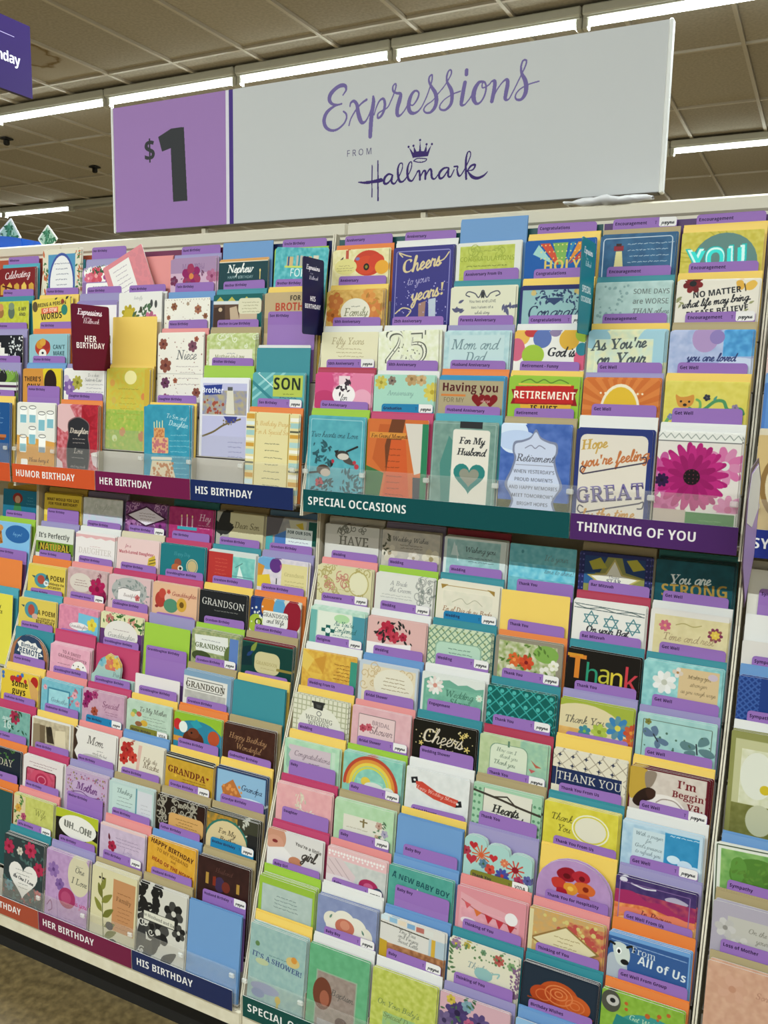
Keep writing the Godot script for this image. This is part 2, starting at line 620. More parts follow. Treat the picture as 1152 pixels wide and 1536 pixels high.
var SIGN_SCRIPT := [
	"704,50.9,3.4 712,41.1,5.0 710,32.1,7.8 699,29.5,8.9 685,34.0,9.0 671,45.0,10.2 668,57.3,9.6 676,67.1,6.2 690,70.0,3.9 701,69.2,3.4",
	"701,70.0,2.8 681,72.7,5.1 662,83.3,8.5 654,98.9,9.7 658,114.8,8.6 672,124.5,6.3 689,124.5,5.1 706,114.8,4.5 714,102.9,4.5 713,92.8,4.5 706,86.9,3.9",
	"723,77.6,3.3 725,70.3,4.4 733,67.4,6.7 741,75.8,8.3 744,91.2,10.0 749,106.8,10.5 755,116.2,8.3 764,114.7,4.4 773,101.9,3.3 780,85.3,3.3",
	"766,68.3,5.5 753,74.7,4.4 739,86.9,3.9 726,104.3,3.3 721,118.9,3.4",
	"783,63.9,5.4 784,75.9,9.3 780,100.2,10.4 778,125.0,10.4 777,148.6,9.4",
	"786,103.4,2.7 792,86.7,3.3 800,74.1,4.3 809,71.4,5.4 813,81.7,7.0 811,96.3,6.5 804,107.8,5.4 796,110.7,4.9 796,102.1,3.8 805,96.9,3.3 820,91.1,3.2 828,78.6,3.2 834,67.0,3.2 840,50.7,3.7 839,43.3,3.7 833,47.4,3.7 833,57.2,4.8 841,63.0,5.3 852,66.3,6.9 850,78.7,10.1 845,95.2,9.6 845,108.7,8.6 851,111.8,4.8 861,104.3,3.2 872,91.0,3.2 883,93.5,3.2 894,81.5,4.2 897,69.7,4.2 889,64.0,4.7 880,70.1,6.9 874,84.0,9.5 873,98.4,9.5 879,108.9,7.9 891,110.1,5.3 903,101.8,3.1 914,83.8,3.1 922,65.6,3.1 928,47.3,3.6 928,36.5,3.6 922,39.3,4.1 921,48.7,4.7 928,61.6,6.7 937,74.6,8.8 940,89.3,9.3 937,103.3,8.3 927,113.0,5.7 916,113.0,4.2 910,106.3,3.7 916,97.3,3.1 931,89.4,2.6 945,75.6,2.6",
	"941,78.7,2.6 957,64.0,2.6 972,43.4,3.1 973,33.0,3.6 967,33.4,3.6 963,44.7,4.6 965,56.7,5.6 974,72.0,8.7 977,86.6,8.7 974,102.7,7.2 962,112.1,5.1 950,109.6,4.1 949,101.1,3.1 958,91.4,2.6 969,85.6,2.6 981,81.1,3.1 996,78.2,3.0",
	"1006,61.8,8.6 1003,77.9,9.1 1000,96.3,9.1 999,105.7,6.6 1007,106.7,3.5 1018,96.1,3.0 1025,85.3,3.0",
	"1009,37.7,8.5 1009,45.4,8.5",
	"1048,64.9,4.0 1038,65.9,7.0 1029,78.8,10.0 1027,94.9,10.5 1033,107.3,6.5 1043,106.1,4.0 1052,93.2,4.0 1055,77.3,4.0 1051,66.4,4.0 1046,69.2,3.0 1047,77.5,3.0 1059,74.3,3.0 1067,67.2,3.0",
	"1067,67.2,3.4 1074,68.2,7.4 1073,86.4,8.9 1069,106.9,8.4",
	"1072,100.2,3.0 1080,85.0,2.9 1093,70.5,3.4 1101,68.2,6.8 1103,76.4,8.8 1100,94.3,8.8 1099,105.8,7.3 1106,107.7,3.4 1114,96.1,2.9 1128,70.4,2.9 1140,47.0,3.3 1142,36.0,3.8 1135,35.1,3.8 1131,45.8,4.3 1133,59.7,6.2 1141,74.3,9.1 1144,88.3,9.6 1142,101.7,8.7 1134,111.0,5.8 1124,109.8,4.4 1121,102.6,3.4 1127,93.0,2.9 1141,85.7,2.9 1154,82.3,2.9 1171,79.9,2.8",
]
var SIGN_LOGO := [
	"783,212.4,2.7 784,281.1,2.7",
	"798,203.7,3.0 800,289.9,4.0",
	"748,246.1,2.0 766,248.5,6.0 788,247.8,7.3 807,246.3,9.3",
	"834,236.4,3.3 825,235.0,4.6 816,242.5,5.9 815,252.9,5.9 822,255.0,4.6 831,248.2,3.3 836,238.0,3.9 834,251.5,5.2 841,256.6,3.9 850,246.7,2.6 860,226.6,2.6 860,214.6,2.6 853,215.5,3.2 849,228.7,5.2 853,250.0,5.9 862,253.7,3.9 874,242.7,2.6 883,225.6,2.6 883,213.7,2.6 877,216.1,3.2 873,230.6,5.2 876,248.8,5.8 885,254.0,3.9 893,244.2,2.6 898,235.7,2.6",
	"898,235.7,3.8 903,234.7,4.5 905,252.7,5.1",
	"905,248.2,2.6 913,235.6,3.8 918,237.4,5.1 918,252.2,5.1",
	"918,247.7,2.5 927,233.7,3.8 932,235.7,5.1 934,250.5,5.1 941,254.1,3.2 949,245.9,2.5",
	"972,233.2,3.1 962,233.8,4.4 952,243.2,5.7 953,253.5,5.0 961,252.7,3.8 971,240.4,3.1 974,234.8,3.7 973,249.3,5.0 979,252.8,3.1 987,238.9,2.5",
	"987,232.2,3.7 995,232.9,3.7 994,239.4,3.1 997,249.9,5.0 1002,252.6,3.1 1012,239.5,2.5 1024,214.7,2.4 1023,204.6,2.4 1017,206.9,3.1 1014,225.3,4.9 1016,260.1,4.9",
	"1017,245.7,3.1 1026,234.4,4.3 1036,232.9,4.3 1031,242.6,3.1 1020,244.5,2.5 1030,256.9,6.7 1043,260.8,6.1 1057,256.3,4.2 1065,249.2,1.5",
]
var SIGN_CROWN := "886,205.1 876,182.0 888,194.9 888,181.0 895,192.6 901,191.7 903,169.8 906,192.2 913,193.4 919,180.2 920,195.8 931,181.4 923,204.9 904,204.6"
var SIGN_TIPS := "875,180.4,5.1 887,179.2,5.1 903,168.9,5.1 919,179.4,5.1 932,180.0,5.0"
var SIGN_RING := "888,211.8,2.2 896,207.4,2.2 909,208.1,2.2 920,210.5,2.2 915,215.3,2.2 901,215.6,2.2 890,212.5,2.2"
var SIGN_ONE := "153,87.2 196,71.2 238,71.4 246,251.8 199,251.1 194,118.5 165,124.3"

# ==================================================================== the room
func struct(called: String, mesh: Mesh, material: Material, at: Vector3) -> MeshInstance3D:
	var o := mi(called, mesh, material)
	o.position = at
	o.set_meta("kind", "structure")
	return o

const CEIL := 3.68
func build_room() -> void:
	struct("floor", box_mesh(Vector3(26, 0.1, 24)), M.floor, Vector3(-2, -0.05, -4))
	struct("wall_back", box_mesh(Vector3(26, CEIL, 0.15)), M.wall, Vector3(-2, CEIL / 2, -16.07))
	struct("wall_front", box_mesh(Vector3(26, CEIL, 0.15)), M.wall, Vector3(-2, CEIL / 2, 8.07))
	struct("wall_left", box_mesh(Vector3(0.15, CEIL, 24)), M.wall, Vector3(-15.07, CEIL / 2, -4))
	struct("wall_right", box_mesh(Vector3(0.15, CEIL, 24)), M.wall, Vector3(11.07, CEIL / 2, -4))
	# suspended ceiling: slab above, lay-in tiles and the bars between them
	var c := Node3D.new()
	c.name = "ceiling"
	add_child(c)
	c.set_meta("kind", "structure")
	mi("ceiling_slab", box_mesh(Vector3(26, 0.08, 24)), M.wall, c).position = Vector3(-2, CEIL + 0.07, -4)
	var tw := 0.597
	var td := 1.22
	var z0 := -6.08
	var x0 := -1.12
	var tile := bevel_box(Vector3(tw - 0.022, 0.02, td - 0.022), 0.004)
	var far := tool()
	var k := 0
	for j in range(-8, 12):
		for i in range(-23, 21):
			var at := Vector3(x0 + (i + 0.5) * tw, CEIL + 0.012, z0 + (j + 0.5) * td)
			if at.x < -14.6 or at.x > 10.6 or at.z < -15.4 or at.z > 7.4: continue
			var d := at - Vector3(1.94, 1.54, 1.39)
			var f := Vector3(-0.446, -0.154, -0.882)
			var right := Vector3(0.892, 0, -0.4515)
			var ahead := d.dot(f)
			# tiles the picture can tell apart are parts, the rest one joined part
			if ahead > 2.4 and ahead < 11.0 and absf(d.dot(right)) < ahead * 0.56 and at.z > -9.6:
				if absf(at.x + 3.3) < tw / 2 and absf(at.z + 3.3) < td / 2:
					var sp := mi("ceiling_tile", stained_tile(tw - 0.022, td - 0.022), null, c)
					sp.position = at - Vector3(0, 0.01, 0)
					sp.rotation.x = PI / 2
					sp.set_meta("label", "ceiling tile with a brown water stain")
					continue
				var t := mi("ceiling_tile", tile, M.tiles[(i * 7 + j * 5 + 100) % 3], c)
				t.position = at
				k += 1
			else: bx(far, at - Vector3(tw / 2 - 0.011, 0.01, td / 2 - 0.011), at + Vector3(tw / 2 - 0.011, 0.01, td / 2 - 0.011))
	var rest := mi("ceiling_tile", done(far), M.tiles[0], c)
	rest.set_meta("kind", "stuff")
	for i in range(-23, 21):
		var x := x0 + i * tw
		if x > -14.9 and x < 10.9: mi("ceiling_bar", box_mesh(Vector3(0.024, 0.024, 23.9)), M.bar, c).position = Vector3(x, CEIL - 0.004, -4)
	for j in range(-8, 12):
		var z := z0 + j * td
		if z > -15.9 and z < 7.9: mi("ceiling_bar", box_mesh(Vector3(25.9, 0.02, 0.024)), M.bar, c).position = Vector3(-2, CEIL - 0.003, z)
	for s in [Vector3(-5.1, CEIL, -4.58), Vector3(-5.16, CEIL, -5.74)]:
		var h := thing("sprinkler_head", "small dark sprinkler head on the ceiling tiles", "sprinkler", s, "ceiling sprinklers")
		mi("escutcheon", bevel_box(Vector3(0.09, 0.012, 0.09), 0.003), M.black, h).position.y = -0.012
		mi("deflector", bevel_box(Vector3(0.05, 0.05, 0.05), 0.012), M.black, h).position.y = -0.043

# a lay-in tile with a ring-shaped water stain, printed side down
func stained_tile(w: float, d: float) -> ArrayMesh:
	var n := FastNoiseLite.new()
	n.seed = 31
	n.frequency = 0.03
	var img := Image.create(96, 192, false, Image.FORMAT_RGB8)
	for y in 192:
		for x in 96:
			var base := hexc("b2a999").lerp(hexc("beb5a6"), 0.5 + 0.5 * n.get_noise_2d(x * 9.0, y * 9.0))
			var q := Vector2(x - 50, (y - 112) * 1.0)
			var rr := q.length() / 34.0 + n.get_noise_2d(x, y) * 0.35
			var ring := exp(-pow((rr - 1.0) / 0.10, 2.0)) * 0.75 + (0.22 if rr < 1.0 else 0.0)
			img.set_pixel(x, y, base.lerp(hexc("7a6544"), clampf(ring, 0, 1)))
	return panel(PackedVector2Array([Vector2(-w / 2, -d / 2), Vector2(w / 2, -d / 2), Vector2(w / 2, d / 2), Vector2(-w / 2, d / 2)]), 0.02, Rect2(0, 0, 1, 1), Rect2(-w / 2, -d / 2, w, d), printed(img, 0.95), M.tiles[0])

# ==================================================================== strip lights
func build_lights() -> void:
	var hous := bevel_box(Vector3(1.21, 0.055, 0.11), 0.008)
	var wing := bevel_box(Vector3(1.2, 0.012, 0.075), 0.003)
	var tube := cyl_x(0.016, 1.15, 14)
	var holder := bevel_box(Vector3(0.035, 0.07, 0.05), 0.006)
	var runs := [[-0.8, -3, 3, [], "over the card rack"], [2.35, -3, 3, [], "above the aisle in front of the rack"], [5.5, -3, 3, [], "above the far side of the aisle"],
		[-3.9, -4, 3, [], "in the row above the price sign"], [-7.0, -8, 2, [-5], "in the second row beyond the sign"], [-10.1, -8, 1, [-8], "in the third row beyond the sign"]]
	for r in runs:
		for k in range(r[1], r[2] + 1):
			var lit: bool = not (k in r[3])
			var x := -0.73 + (k + 0.5) * 1.22
			var t := thing("strip_light", ("lit" if lit else "unlit") + " white fluorescent strip light " + r[4], "strip light", Vector3(x, CEIL - 0.016, r[0]), "strip lights " + r[4])
			var hs := mi("housing", hous, M.housing, t)
			hs.position.y = -0.0275
			mi("reflector", wing, M.housing, t).position.y = -0.058
			for s in [-1, 1]: mi("lamp_holder", holder, M.housing, hs).position = Vector3(s * 0.59, -0.06, 0)
			mi("tube", tube, M.tube if lit else M.tube_off, t).position.y = -0.088
			if lit:
				var l := AreaLight3D.new()
				l.name = "tube_light"
				l.area_size = Vector2(1.15, 0.032)
				l.light_energy = LAMP_ENERGY
				l.light_color = Color(0.95, 0.99, 1.0)
				l.shadow_enabled = true
				l.area_range = 20.0
				l.position = Vector3(0, -0.106, 0)
				l.rotation.x = -PI / 2
				t.add_child(l)

# ==================================================================== card racks
# tier geometry: front top edge of a standing card in row i, lean back, number of rows
func tier(t: String) -> Dictionary:
	if t == "U": return {"y": 1.82, "dy": -0.0908, "z": -0.344, "dz": 0.0255, "lean": deg_to_rad(4.0), "rows": 5, "back": -0.0165}
	return {"y": 1.207, "dy": -0.0925, "z": -0.323, "dz": 0.0338, "lean": deg_to_rad(6.0), "rows": 10, "back": -0.0195}

# frame of a row: origin at the foot of the front card, y up along the card, z towards the shopper
func row_frame(t: String, i: int) -> Transform3D:
	var d := tier(t)
	var b := Basis(Vector3.RIGHT, -d.lean)
	var top := Vector3(0, d.y + d.dy * i, d.z + d.dz * i)
	return Transform3D(b, top - b.y * CARD_H)

func slot_x(c: int) -> float:      # centre of slot c
	var s := floori(c / 6.0)
	return s * SECT + 0.009 + (c - s * 6 + 0.5) * SLOT

func build_racks() -> void:
	var about := {-1: "with orange strip next to HUMOR BIRTHDAY", 0: "with HUMOR, HER and HIS BIRTHDAY strips", 1: "with SPECIAL OCCASIONS and THINKING OF YOU strips", 2: "with navy SYMPATHY strip"}
	var mouths := {}
	for s in range(-1, 3):
		var x0 := s * SECT
		var xm := x0 + SECT / 2
		var r := thing("card_rack", "cream two-tier greeting card rack section " + about[s], "card rack", Vector3(xm, 0, -0.2), "card rack sections")
		for t in ["U", "L"]:
			var d := tier(t)
			for i in d.rows:
				var fr := row_frame(t, i)
				fr.origin += Vector3(0, 0, 0.2)
				var key: String = t + str(i if i == d.rows - 1 else 0)
				if not mouths.has(key):
					var st := tool()
					bx(st, Vector3(-SECT / 2 + 0.0085, -0.0015, d.back - 0.001), Vector3(SECT / 2 - 0.0085, 0.088, d.back))
					bx(st, Vector3(-SECT / 2 + 0.0085, -0.0015, d.back), Vector3(SECT / 2 - 0.0085, 0.0, 0.0015))
					mouths[key] = done(st)
				var tray := mi("pocket_tray", mouths[key], M.tray, r)
				tray.transform = fr
				if not mouths.has(t + "div"):
					var st := tool()
					bx(st, Vector3(-0.0006, 0, d.back), Vector3(0.0006, 0.086, 0.0004))
					mouths[t + "div"] = done(st)
				for k in range(1, 6):
					if s == 2 and k > 1: continue
					if s == -1 and (k < 4 or t == "L" and i > 6): continue
					mi("slot_divider", mouths[t + "div"], M.metal, tray).position = Vector3(-SECT / 2 + 0.009 + k * SLOT, 0.0001, 0)
		# low clear fronts of inner rows, where missing cards leave them in sight
		for q in [["U", 2, 0], ["U", 3, 0], ["U", 1, 1]]:
			if q[2] == s:
				var fr := row_frame(q[0], q[1])
				mi("clear_lip", box_mesh(Vector3(SECT - 0.02, 0.05, 0.0008)), M.clear, r).transform = Transform3D(fr.basis, fr * Vector3(0, 0.025, 0.0009) + Vector3(0, 0, 0.2))
		# uprights: thin plates at both ends, stepped with the tiers
		for e in [-1, 1]:
			var prof := PackedVector2Array([Vector2(-0.42, 0.13), Vector2(0.0, 0.13), Vector2(0.0, 0.2), Vector2(-0.055, 0.41), Vector2(-0.165, 0.72), Vector2(-0.225, 0.87), Vector2(-0.3, 1.1), Vector2(-0.31, 1.235), Vector2(-0.232, 1.235), Vector2(-0.242, 1.3), Vector2(-0.345, 1.72), Vector2(-0.368, 1.862), Vector2(-0.38, 1.862), Vector2(-0.42, 1.80)])
			var st := tool()
			prism(st, prof, -0.0016, 0.0016)
			var o := mi("upright", done(st), M.cream, r)
			o.transform = Transform3D(Basis(Vector3(0, 0, 1), Vector3(0, 1, 0), Vector3(-1, 0, 0)), Vector3(e * (SECT / 2 - 0.0024), 0, 0.2))
		# spine panel, tier shelf, base deck and kick plate
		mi("back_panel", box_mesh(Vector3(SECT - 0.001, 1.76, 0.02)), M.cream, r).position = Vector3(0, 1.0, -0.235)
		mi("top_rail", bevel_box(Vector3(SECT - 0.001, 0.03, 0.032), 0.004), M.cream, r).position = Vector3(0, 1.880, -0.236)
		mi("tier_shelf", box_mesh(Vector3(SECT - 0.012, 0.006, 0.17)), M.tray, r).position = Vector3(0, 1.252, -0.142)
		mi("base_deck", bevel_box(Vector3(SECT - 0.002, 0.044, 0.44), 0.004), M.deck, r).position = Vector3(0, 0.144, -0.016)
		mi("kick_plate", box_mesh(Vector3(SECT, 0.121, 0.3)), M.black, r).position = Vector3(0, 0.0605, -0.012)
		# dark header bands behind the dividers of the top row
		var bands: Array = {-1: [[0.0, 6.0, "b04a28"]], 0: [[0.0, 2.0, "b04a28"], [2.0, 4.0, "6e1c46"], [4.0, 6.0, "1c2a58"]], 1: [[0.0, 4.0, "0d4a4c"], [4.0, 6.0, "4a2660"]], 2: [[0.0, 6.0, "24307e"]]}[s]
		for bd in bands:
			mi("header_band", box_mesh(Vector3((bd[1] - bd[0]) * SLOT - 0.002, 0.12, 0.0016)), mat(hexc(bd[2]), 0.4), r).position = Vector3(-SECT / 2 + 0.009 + (bd[0] + bd[1]) / 2.0 * SLOT, 1.789, -0.1725)
		# clear fronts of the two bottom rows, with clips at the slots
		for t in ["U", "L"]:
			var y := 1.299 if t == "U" else 0.217
			var z: float = (-0.226 if t == "U" else 0.0075) + 0.2
			mi("clear_lip", box_mesh(Vector3(SECT - 0.02, 0.1, 0.0016)), M.clear, r).position = Vector3(0, y, z)
			for k in range(0, 7):
				mi("lip_clip", bevel_box(Vector3(0.014, 0.011, 0.006), 0.002), M.frost, r).position = Vector3(clampf(-SECT / 2 + 0.009 + k * SLOT, -0.44, 0.44), y + 0.038, z + 0.005)
	# coloured category strips in front of the clear lips
	var strips := [["U", -0.61, -0.005, "c8522c", "HUMOR BIRTHDAY", "second orange HUMOR BIRTHDAY strip past the uprights"], ["U", 0.004, 0.303, "c8522c", "HUMOR BIRTHDAY", "orange HUMOR BIRTHDAY strip under the upper card tier"], ["U", 0.305, 0.608, "6e1c46", "HER BIRTHDAY", "maroon HER BIRTHDAY strip under the upper card tier"], ["U", 0.61, 0.899, "1c2a58", "HIS BIRTHDAY", "navy HIS BIRTHDAY strip under the upper card tier"],
		["U", 0.925, 1.523, "0d4a4c", "SPECIAL OCCASIONS", "long teal SPECIAL OCCASIONS strip under the upper card tier"], ["U", 1.525, 1.822, "4a2660", "THINKING OF YOU", "purple THINKING OF YOU strip under the upper card tier"], ["U", 1.834, 2.4, "24307e", "SYMPATHY", "royal blue SYMPATHY strip under the upper card tier"],
		["L", 0.006, 0.303, "a04630", "HUMOR BIRTHDAY", "orange HUMOR BIRTHDAY strip above the base deck"], ["L", 0.305, 0.608, "6e1c3e", "HER BIRTHDAY", "maroon HER BIRTHDAY strip above the base deck"], ["L", 0.61, 0.897, "1d2850", "HIS BIRTHDAY", "navy HIS BIRTHDAY strip above the base deck"], ["L", 0.925, 1.523, "0f4640", "SPECIAL OCCASIONS", "teal SPECIAL OCCASIONS strip above the base deck"]]
	var rects := []
	for k in strips.size():
		var s: Array = strips[k]
		var w: float = s[2] - s[1]
		var pw := roundi(w * 2400.0)
		im = Image.create(pw * 2, 240, false, Image.FORMAT_RGB8)
		im.fill(hexc(s[3]))
		var x := 0.012 * 4800.0
		if s[5].begins_with("second"): x = -0.02 * 4800
		if s[4] == "HUMOR BIRTHDAY" and s[0] == "L": x = 0.018 * 4800
		text(Vector2(x, 158), 118.0, hexc("e6e2de"), "b", 0, s[4], 0.0, 0.0)
		im.shrink_x2()
		rects.append(im)
	for k in strips.size():
		var s: Array = strips[k]
		var w: float = s[2] - s[1]
		var face := printed(rects[k], 0.3)
		var o := mi("category_strip", panel(PackedVector2Array([Vector2(0, 0), Vector2(w, 0), Vector2(w, 0.05), Vector2(0, 0.05)]), 0.0012, Rect2(0, 0, 1, 1), Rect2(0, 0, w, 0.05), face, M.white), null)
		o.position = Vector3(s[1], 1.2465 if s[0] == "U" else 0.1675, -0.2225 if s[0] == "U" else 0.0115)
		tag(o, s[5], "sign strip", "category strips along the rack")

# ==================================================================== price sign on top of the rack
func mm_stroke(s: String, k: float, col: Color) -> void:
	var p := PackedVector2Array()
	var w := PackedVector2Array()
	for q in s.split(" "):
		var v := q.split_floats(",")
		p.append(Vector2(v[0], v[1]) * k)
		w.append(Vector2(v[2] * k, 0))
	var sp := smooth(p, 6)
	var sw := PackedFloat32Array()
	for v in smooth(w, 6): sw.append(maxf(v.x, 1.5))
	stroke(sp, sw, col)

func mm_poly(s: String, k: float) -> PackedVector2Array:
	var p := PackedVector2Array()
	for q in s.split(" "):
		var v := q.split_floats(",")
		p.append(Vector2(v[0], v[1]) * k)
	return p

func build_sign() -> void:
	var W := 1.426
	var H := 0.318
	var k := 2048.0 / (W * 1000.0)
	im = Image.create(2048, 456, false, Image.FORMAT_RGB8)
	im.fill(hexc("c0c1c0"))
	im.fill_rect(Rect2i(0, 0, int(370 * k), 456), hexc("9a76ae"))
	im.fill_rect(Rect2i(int(370 * k), 0, int(10 * k), 456), hexc("d6d2da"))
	im.fill_rect(Rect2i(int(380 * k), 0, int(13 * k), 456), hexc("46307c"))
	fill_loops([mm_poly(SIGN_ONE, k)], hexc("333436"))
	text(Vector2(123 * k, 143 * k), 72 * k, hexc("333436"), "b", 0, "$")
	for s in SIGN_SCRIPT: mm_stroke(s, k, hexc("6d6096"))
	for s in SIGN_LOGO: mm_stroke(s, k, hexc("372564"))
	fill_loops([mm_poly(SIGN_CROWN, k)], hexc("372564"))
	for q in SIGN_TIPS.split(" "):
		var v := q.split_floats(",")
		blob(Vector2(v[0], v[1]) * k, v[2] * k / 2, hexc("372564"))
	mm_stroke(SIGN_RING, k, hexc("372564"))
	text(Vector2(749 * k, 187 * k), 19 * k, hexc("4a4468"), "s", 0, "FROM", 0.0, 0.5, 0.28)
	var sg := thing("price_sign", "long price sign with lilac $1 panel and pale lettered panel above the rack", "sign", Vector3(0.180 + W / 2, 1.918, -0.45))
	var out := PackedVector2Array([Vector2(-W / 2, 0), Vector2(W / 2, 0), Vector2(W / 2, H), Vector2(-W / 2, H)])
	var face := mi("face", panel(out, 0.004, Rect2(0, 0, 1, 1), Rect2(-W / 2, 0, W, H), printed(im, 0.6), M.white), null, sg)
	face.set_meta("label", "printed face with script lettering and crown logo")
	mi("backing", box_mesh(Vector3(W - 0.004, H - 0.004, 0.014)), M.white, sg).position = Vector3(0, H / 2, -0.0112)
	for e in [-1, 1]: mi("end_channel", bevel_box(Vector3(0.008, H + 0.004, 0.024), 0.002), M.white, sg).position = Vector3(e * (W / 2 + 0.0042), H / 2, -0.010)
	mi("bottom_channel", bevel_box(Vector3(W, 0.003, 0.026), 0.001), mat(hexc("5a5650"), 0.4, 0.6), sg).position = Vector3(0, -0.0017, -0.010)
	for x in [-0.42, 0.2]: mi("post", box_mesh(Vector3(0.012, 0.05, 0.012)), M.metal, sg).position = Vector3(x, -0.03, -0.01)
	# crumpled clear film hanging under the sign's end
	var st := SurfaceTool.new()
	st.begin(Mesh.PRIMITIVE_TRIANGLES)
	var r := RandomNumberGenerator.new()
	r.seed = 11
	var g := []
	for i in 15:
		var row := []
		for j in 6:
			var a := TAU * j / 6
			var rr := 0.006 + 0.012 * sin(PI * i / 14.0) * (0.5 + r.randf())
			row.append(Vector3(-0.09 + i * 0.0125 + (r.randf() - 0.5) * 0.008, cos(a) * rr * 0.55 - 0.004 * r.randf(), sin(a) * rr))
		g.append(row)
	for i in 14:
		for j in 6: quad(st, g[i][j], g[i + 1][j], g[i + 1][(j + 1) % 6], g[i][(j + 1) % 6])
	var film := mi("plastic_film", done(st), mat(hexc("dedede"), 0.18), self)
	film.position = Vector3(1.515, 1.906, -0.425)
	tag(film, "crumpled white plastic film tucked beneath the price sign", "plastic film")

# ==================================================================== cards
# one line a pocket: tier row column | what it looks like | envelope colour | divider text | options | print
var slots := []
const COLS := "a0123456789ABC"
const ENVELOPES := {"W": ["white", "dcdad4"], "Y": ["yellow", "e8c45c"], "T": ["teal", "2f848e"], "O": ["orange", "dd7a34"], "P": ["salmon", "dd8a86"], "M": ["magenta", "b83a62"], "G": ["lime", "97bd38"], "L": ["lavender", "948bb4"], "K": ["kraft", "a8966c"], "B": ["blue", "6691c0"], "C": ["cream", "cfc2a4"], "R": ["crimson", "a82c46"], "A": ["aqua", "4a9dab"]}

func parse_cards() -> void:
	for line in CARDS.strip_edges().split("\n"):
		var f := line.split("|")
		var d := {"t": f[0][0], "row": int(f[0][1]), "col": COLS.find(f[0][2]) - 1, "nick": f[1], "env": f[2], "tab": f[3], "art": f[5], "o": {}}
		for o in f[4].split(" ", false):
			var kv := o.split("=")
			d.o[kv[0]] = kv[1] if kv.size() > 1 else "1"
		slots.append(d)
	# in the lower tier a line names the divider that rises in front of its card: it stands in the pocket below
	var named := {}
	for d in slots:
		if d.t == "L":
			named["%d,%d" % [d.row, d.col]] = [d.tab, d.o.has("s"), d.o.has("b"), d.o.has("v")]
			for k in ["s", "b", "v"]: d.o.erase(k)
	for d in slots:
		if d.t == "L":
			var up: Array = named.get("%d,%d" % [d.row - 1, d.col], ["", false, false, false])
			if not d.o.has("w"): d.tab = up[0]
			for k in 3:
				if up[k + 1]: d.o[["s", "b", "v"][k]] = "1"

func opt(d: Dictionary, k: String, other := 0.0) -> float:
	return d.o[k].to_float() if d.o.has(k) else other

const CELL_W := 186
const CELL_H := 260
var card_mats := []
func draw_cards() -> void:
	var per := 77
	var sheets := []
	for k in ceili(slots.size() / float(per)):
		var s := Image.create(2048, 1824, false, Image.FORMAT_RGB8)
		s.fill(Color(0.8, 0.8, 0.78))
		sheets.append(s)
	for k in slots.size():
		im = Image.create(CELL_W * 2, CELL_H * 2, false, Image.FORMAT_RGB8)
		rng.seed = k * 101 + 17
		var s0: Dictionary = slots[k]
		YS = 1.0 if (s0.t == "U" and s0.row == 4) or (s0.t == "L" and s0.row == 9) or s0.o.has("full") else 0.71
		draw_art(s0.art)
		im.shrink_x2()
		var c := Vector2i((k % per) % 11 * CELL_W, (k % per) / 11 * CELL_H)
		sheets[k / per].blit_rect(im, Rect2i(0, 0, CELL_W, CELL_H), c)
		slots[k].uv = Rect2((c.x + 0.6) / 2048.0, (c.y + 0.6) / 1824.0, (CELL_W - 1.2) / 2048.0, (CELL_H - 1.2) / 1824.0)
		slots[k].sheet = k / per
	for s in sheets:
		card_mats.append(printed(s, 0.42))
	YS = 1.0

# outline of a card, x centred, y from its foot
func outline(kind: String, w: float, h: float) -> PackedVector2Array:
	var p := PackedVector2Array()
	match kind:
		"arch":
			p.append_array([Vector2(-w / 2, 0), Vector2(w / 2, 0)])
			for k in 13: p.append(Vector2(cos(PI * k / 12) * w / 2, h - w * 0.42 + sin(PI * k / 12) * w * 0.42))
		"scallop":
			p.append_array([Vector2(-w / 2, 0), Vector2(w / 2, 0)])
			for s in 3:
				var cx := w / 2 - (s + 0.5) * w / 3
				for k in 7: p.append(Vector2(cx + cos(PI * k / 6) * w / 6 * 0.98, h - 0.026 + 0.0075 * s + sin(PI * k / 6) * 0.0105))
		"crown":
			p.append_array([Vector2(-w / 2, 0), Vector2(w / 2, 0)])
			for k in 19: p.append(Vector2(w / 2 - w * k / 18.0, h - (0.003 if k % 2 else 0.013) - 0.006 * absf(k - 9) / 9.0))
		"pop":
			p.append_array([Vector2(-w / 2, 0), Vector2(w / 2, 0), Vector2(w / 2, h - 0.062), Vector2(w * 0.18, h - 0.062)])
			for k in 11: p.append(Vector2(-w * 0.1 + cos(PI * k / 10 - 0.3) * w * 0.3, h - 0.05 + sin(PI * k / 10 - 0.1) * 0.048 * (0.9 if k % 2 else 1.0)))
			p.append_array([Vector2(-w * 0.46, h - 0.062), Vector2(-w / 2, h - 0.062)])
		_: p = round_rect(-w / 2, 0, w / 2, h, 0.0022, 1)
	return p

# a folded card: printed front leaf and a plain back leaf
func card_mesh(d: Dictionary, h: float) -> ArrayMesh:
	var w := CARD_W
	var pts := outline(d.o.get("cut", ""), w, h)
	var uv: Rect2 = d.uv
	if h < CARD_H: uv.size.y *= h / CARD_H
	var m := panel(pts, 0.0006, uv, Rect2(-w / 2, 0, w, h), card_mats[d.sheet], M.paper)
	var st := tool()
	prism(st, pts, -0.0016, -0.0010)
	bx(st, Vector3(-w / 2, 0.001, -0.0010), Vector3(-w / 2 + 0.0006, h * 0.5, -0.0006))
	st.generate_normals()
	st.commit(m)
	m.surface_set_material(2, M.paper)
	return m

# an envelope: body with a pointed flap folded over its top
func envelope_mesh(w: float, h: float) -> ArrayMesh:
	var st := tool()
	prism(st, round_rect(-w / 2, 0, w / 2, h, 0.0025, 2), -0.0009, 0.0)
	return done(st)

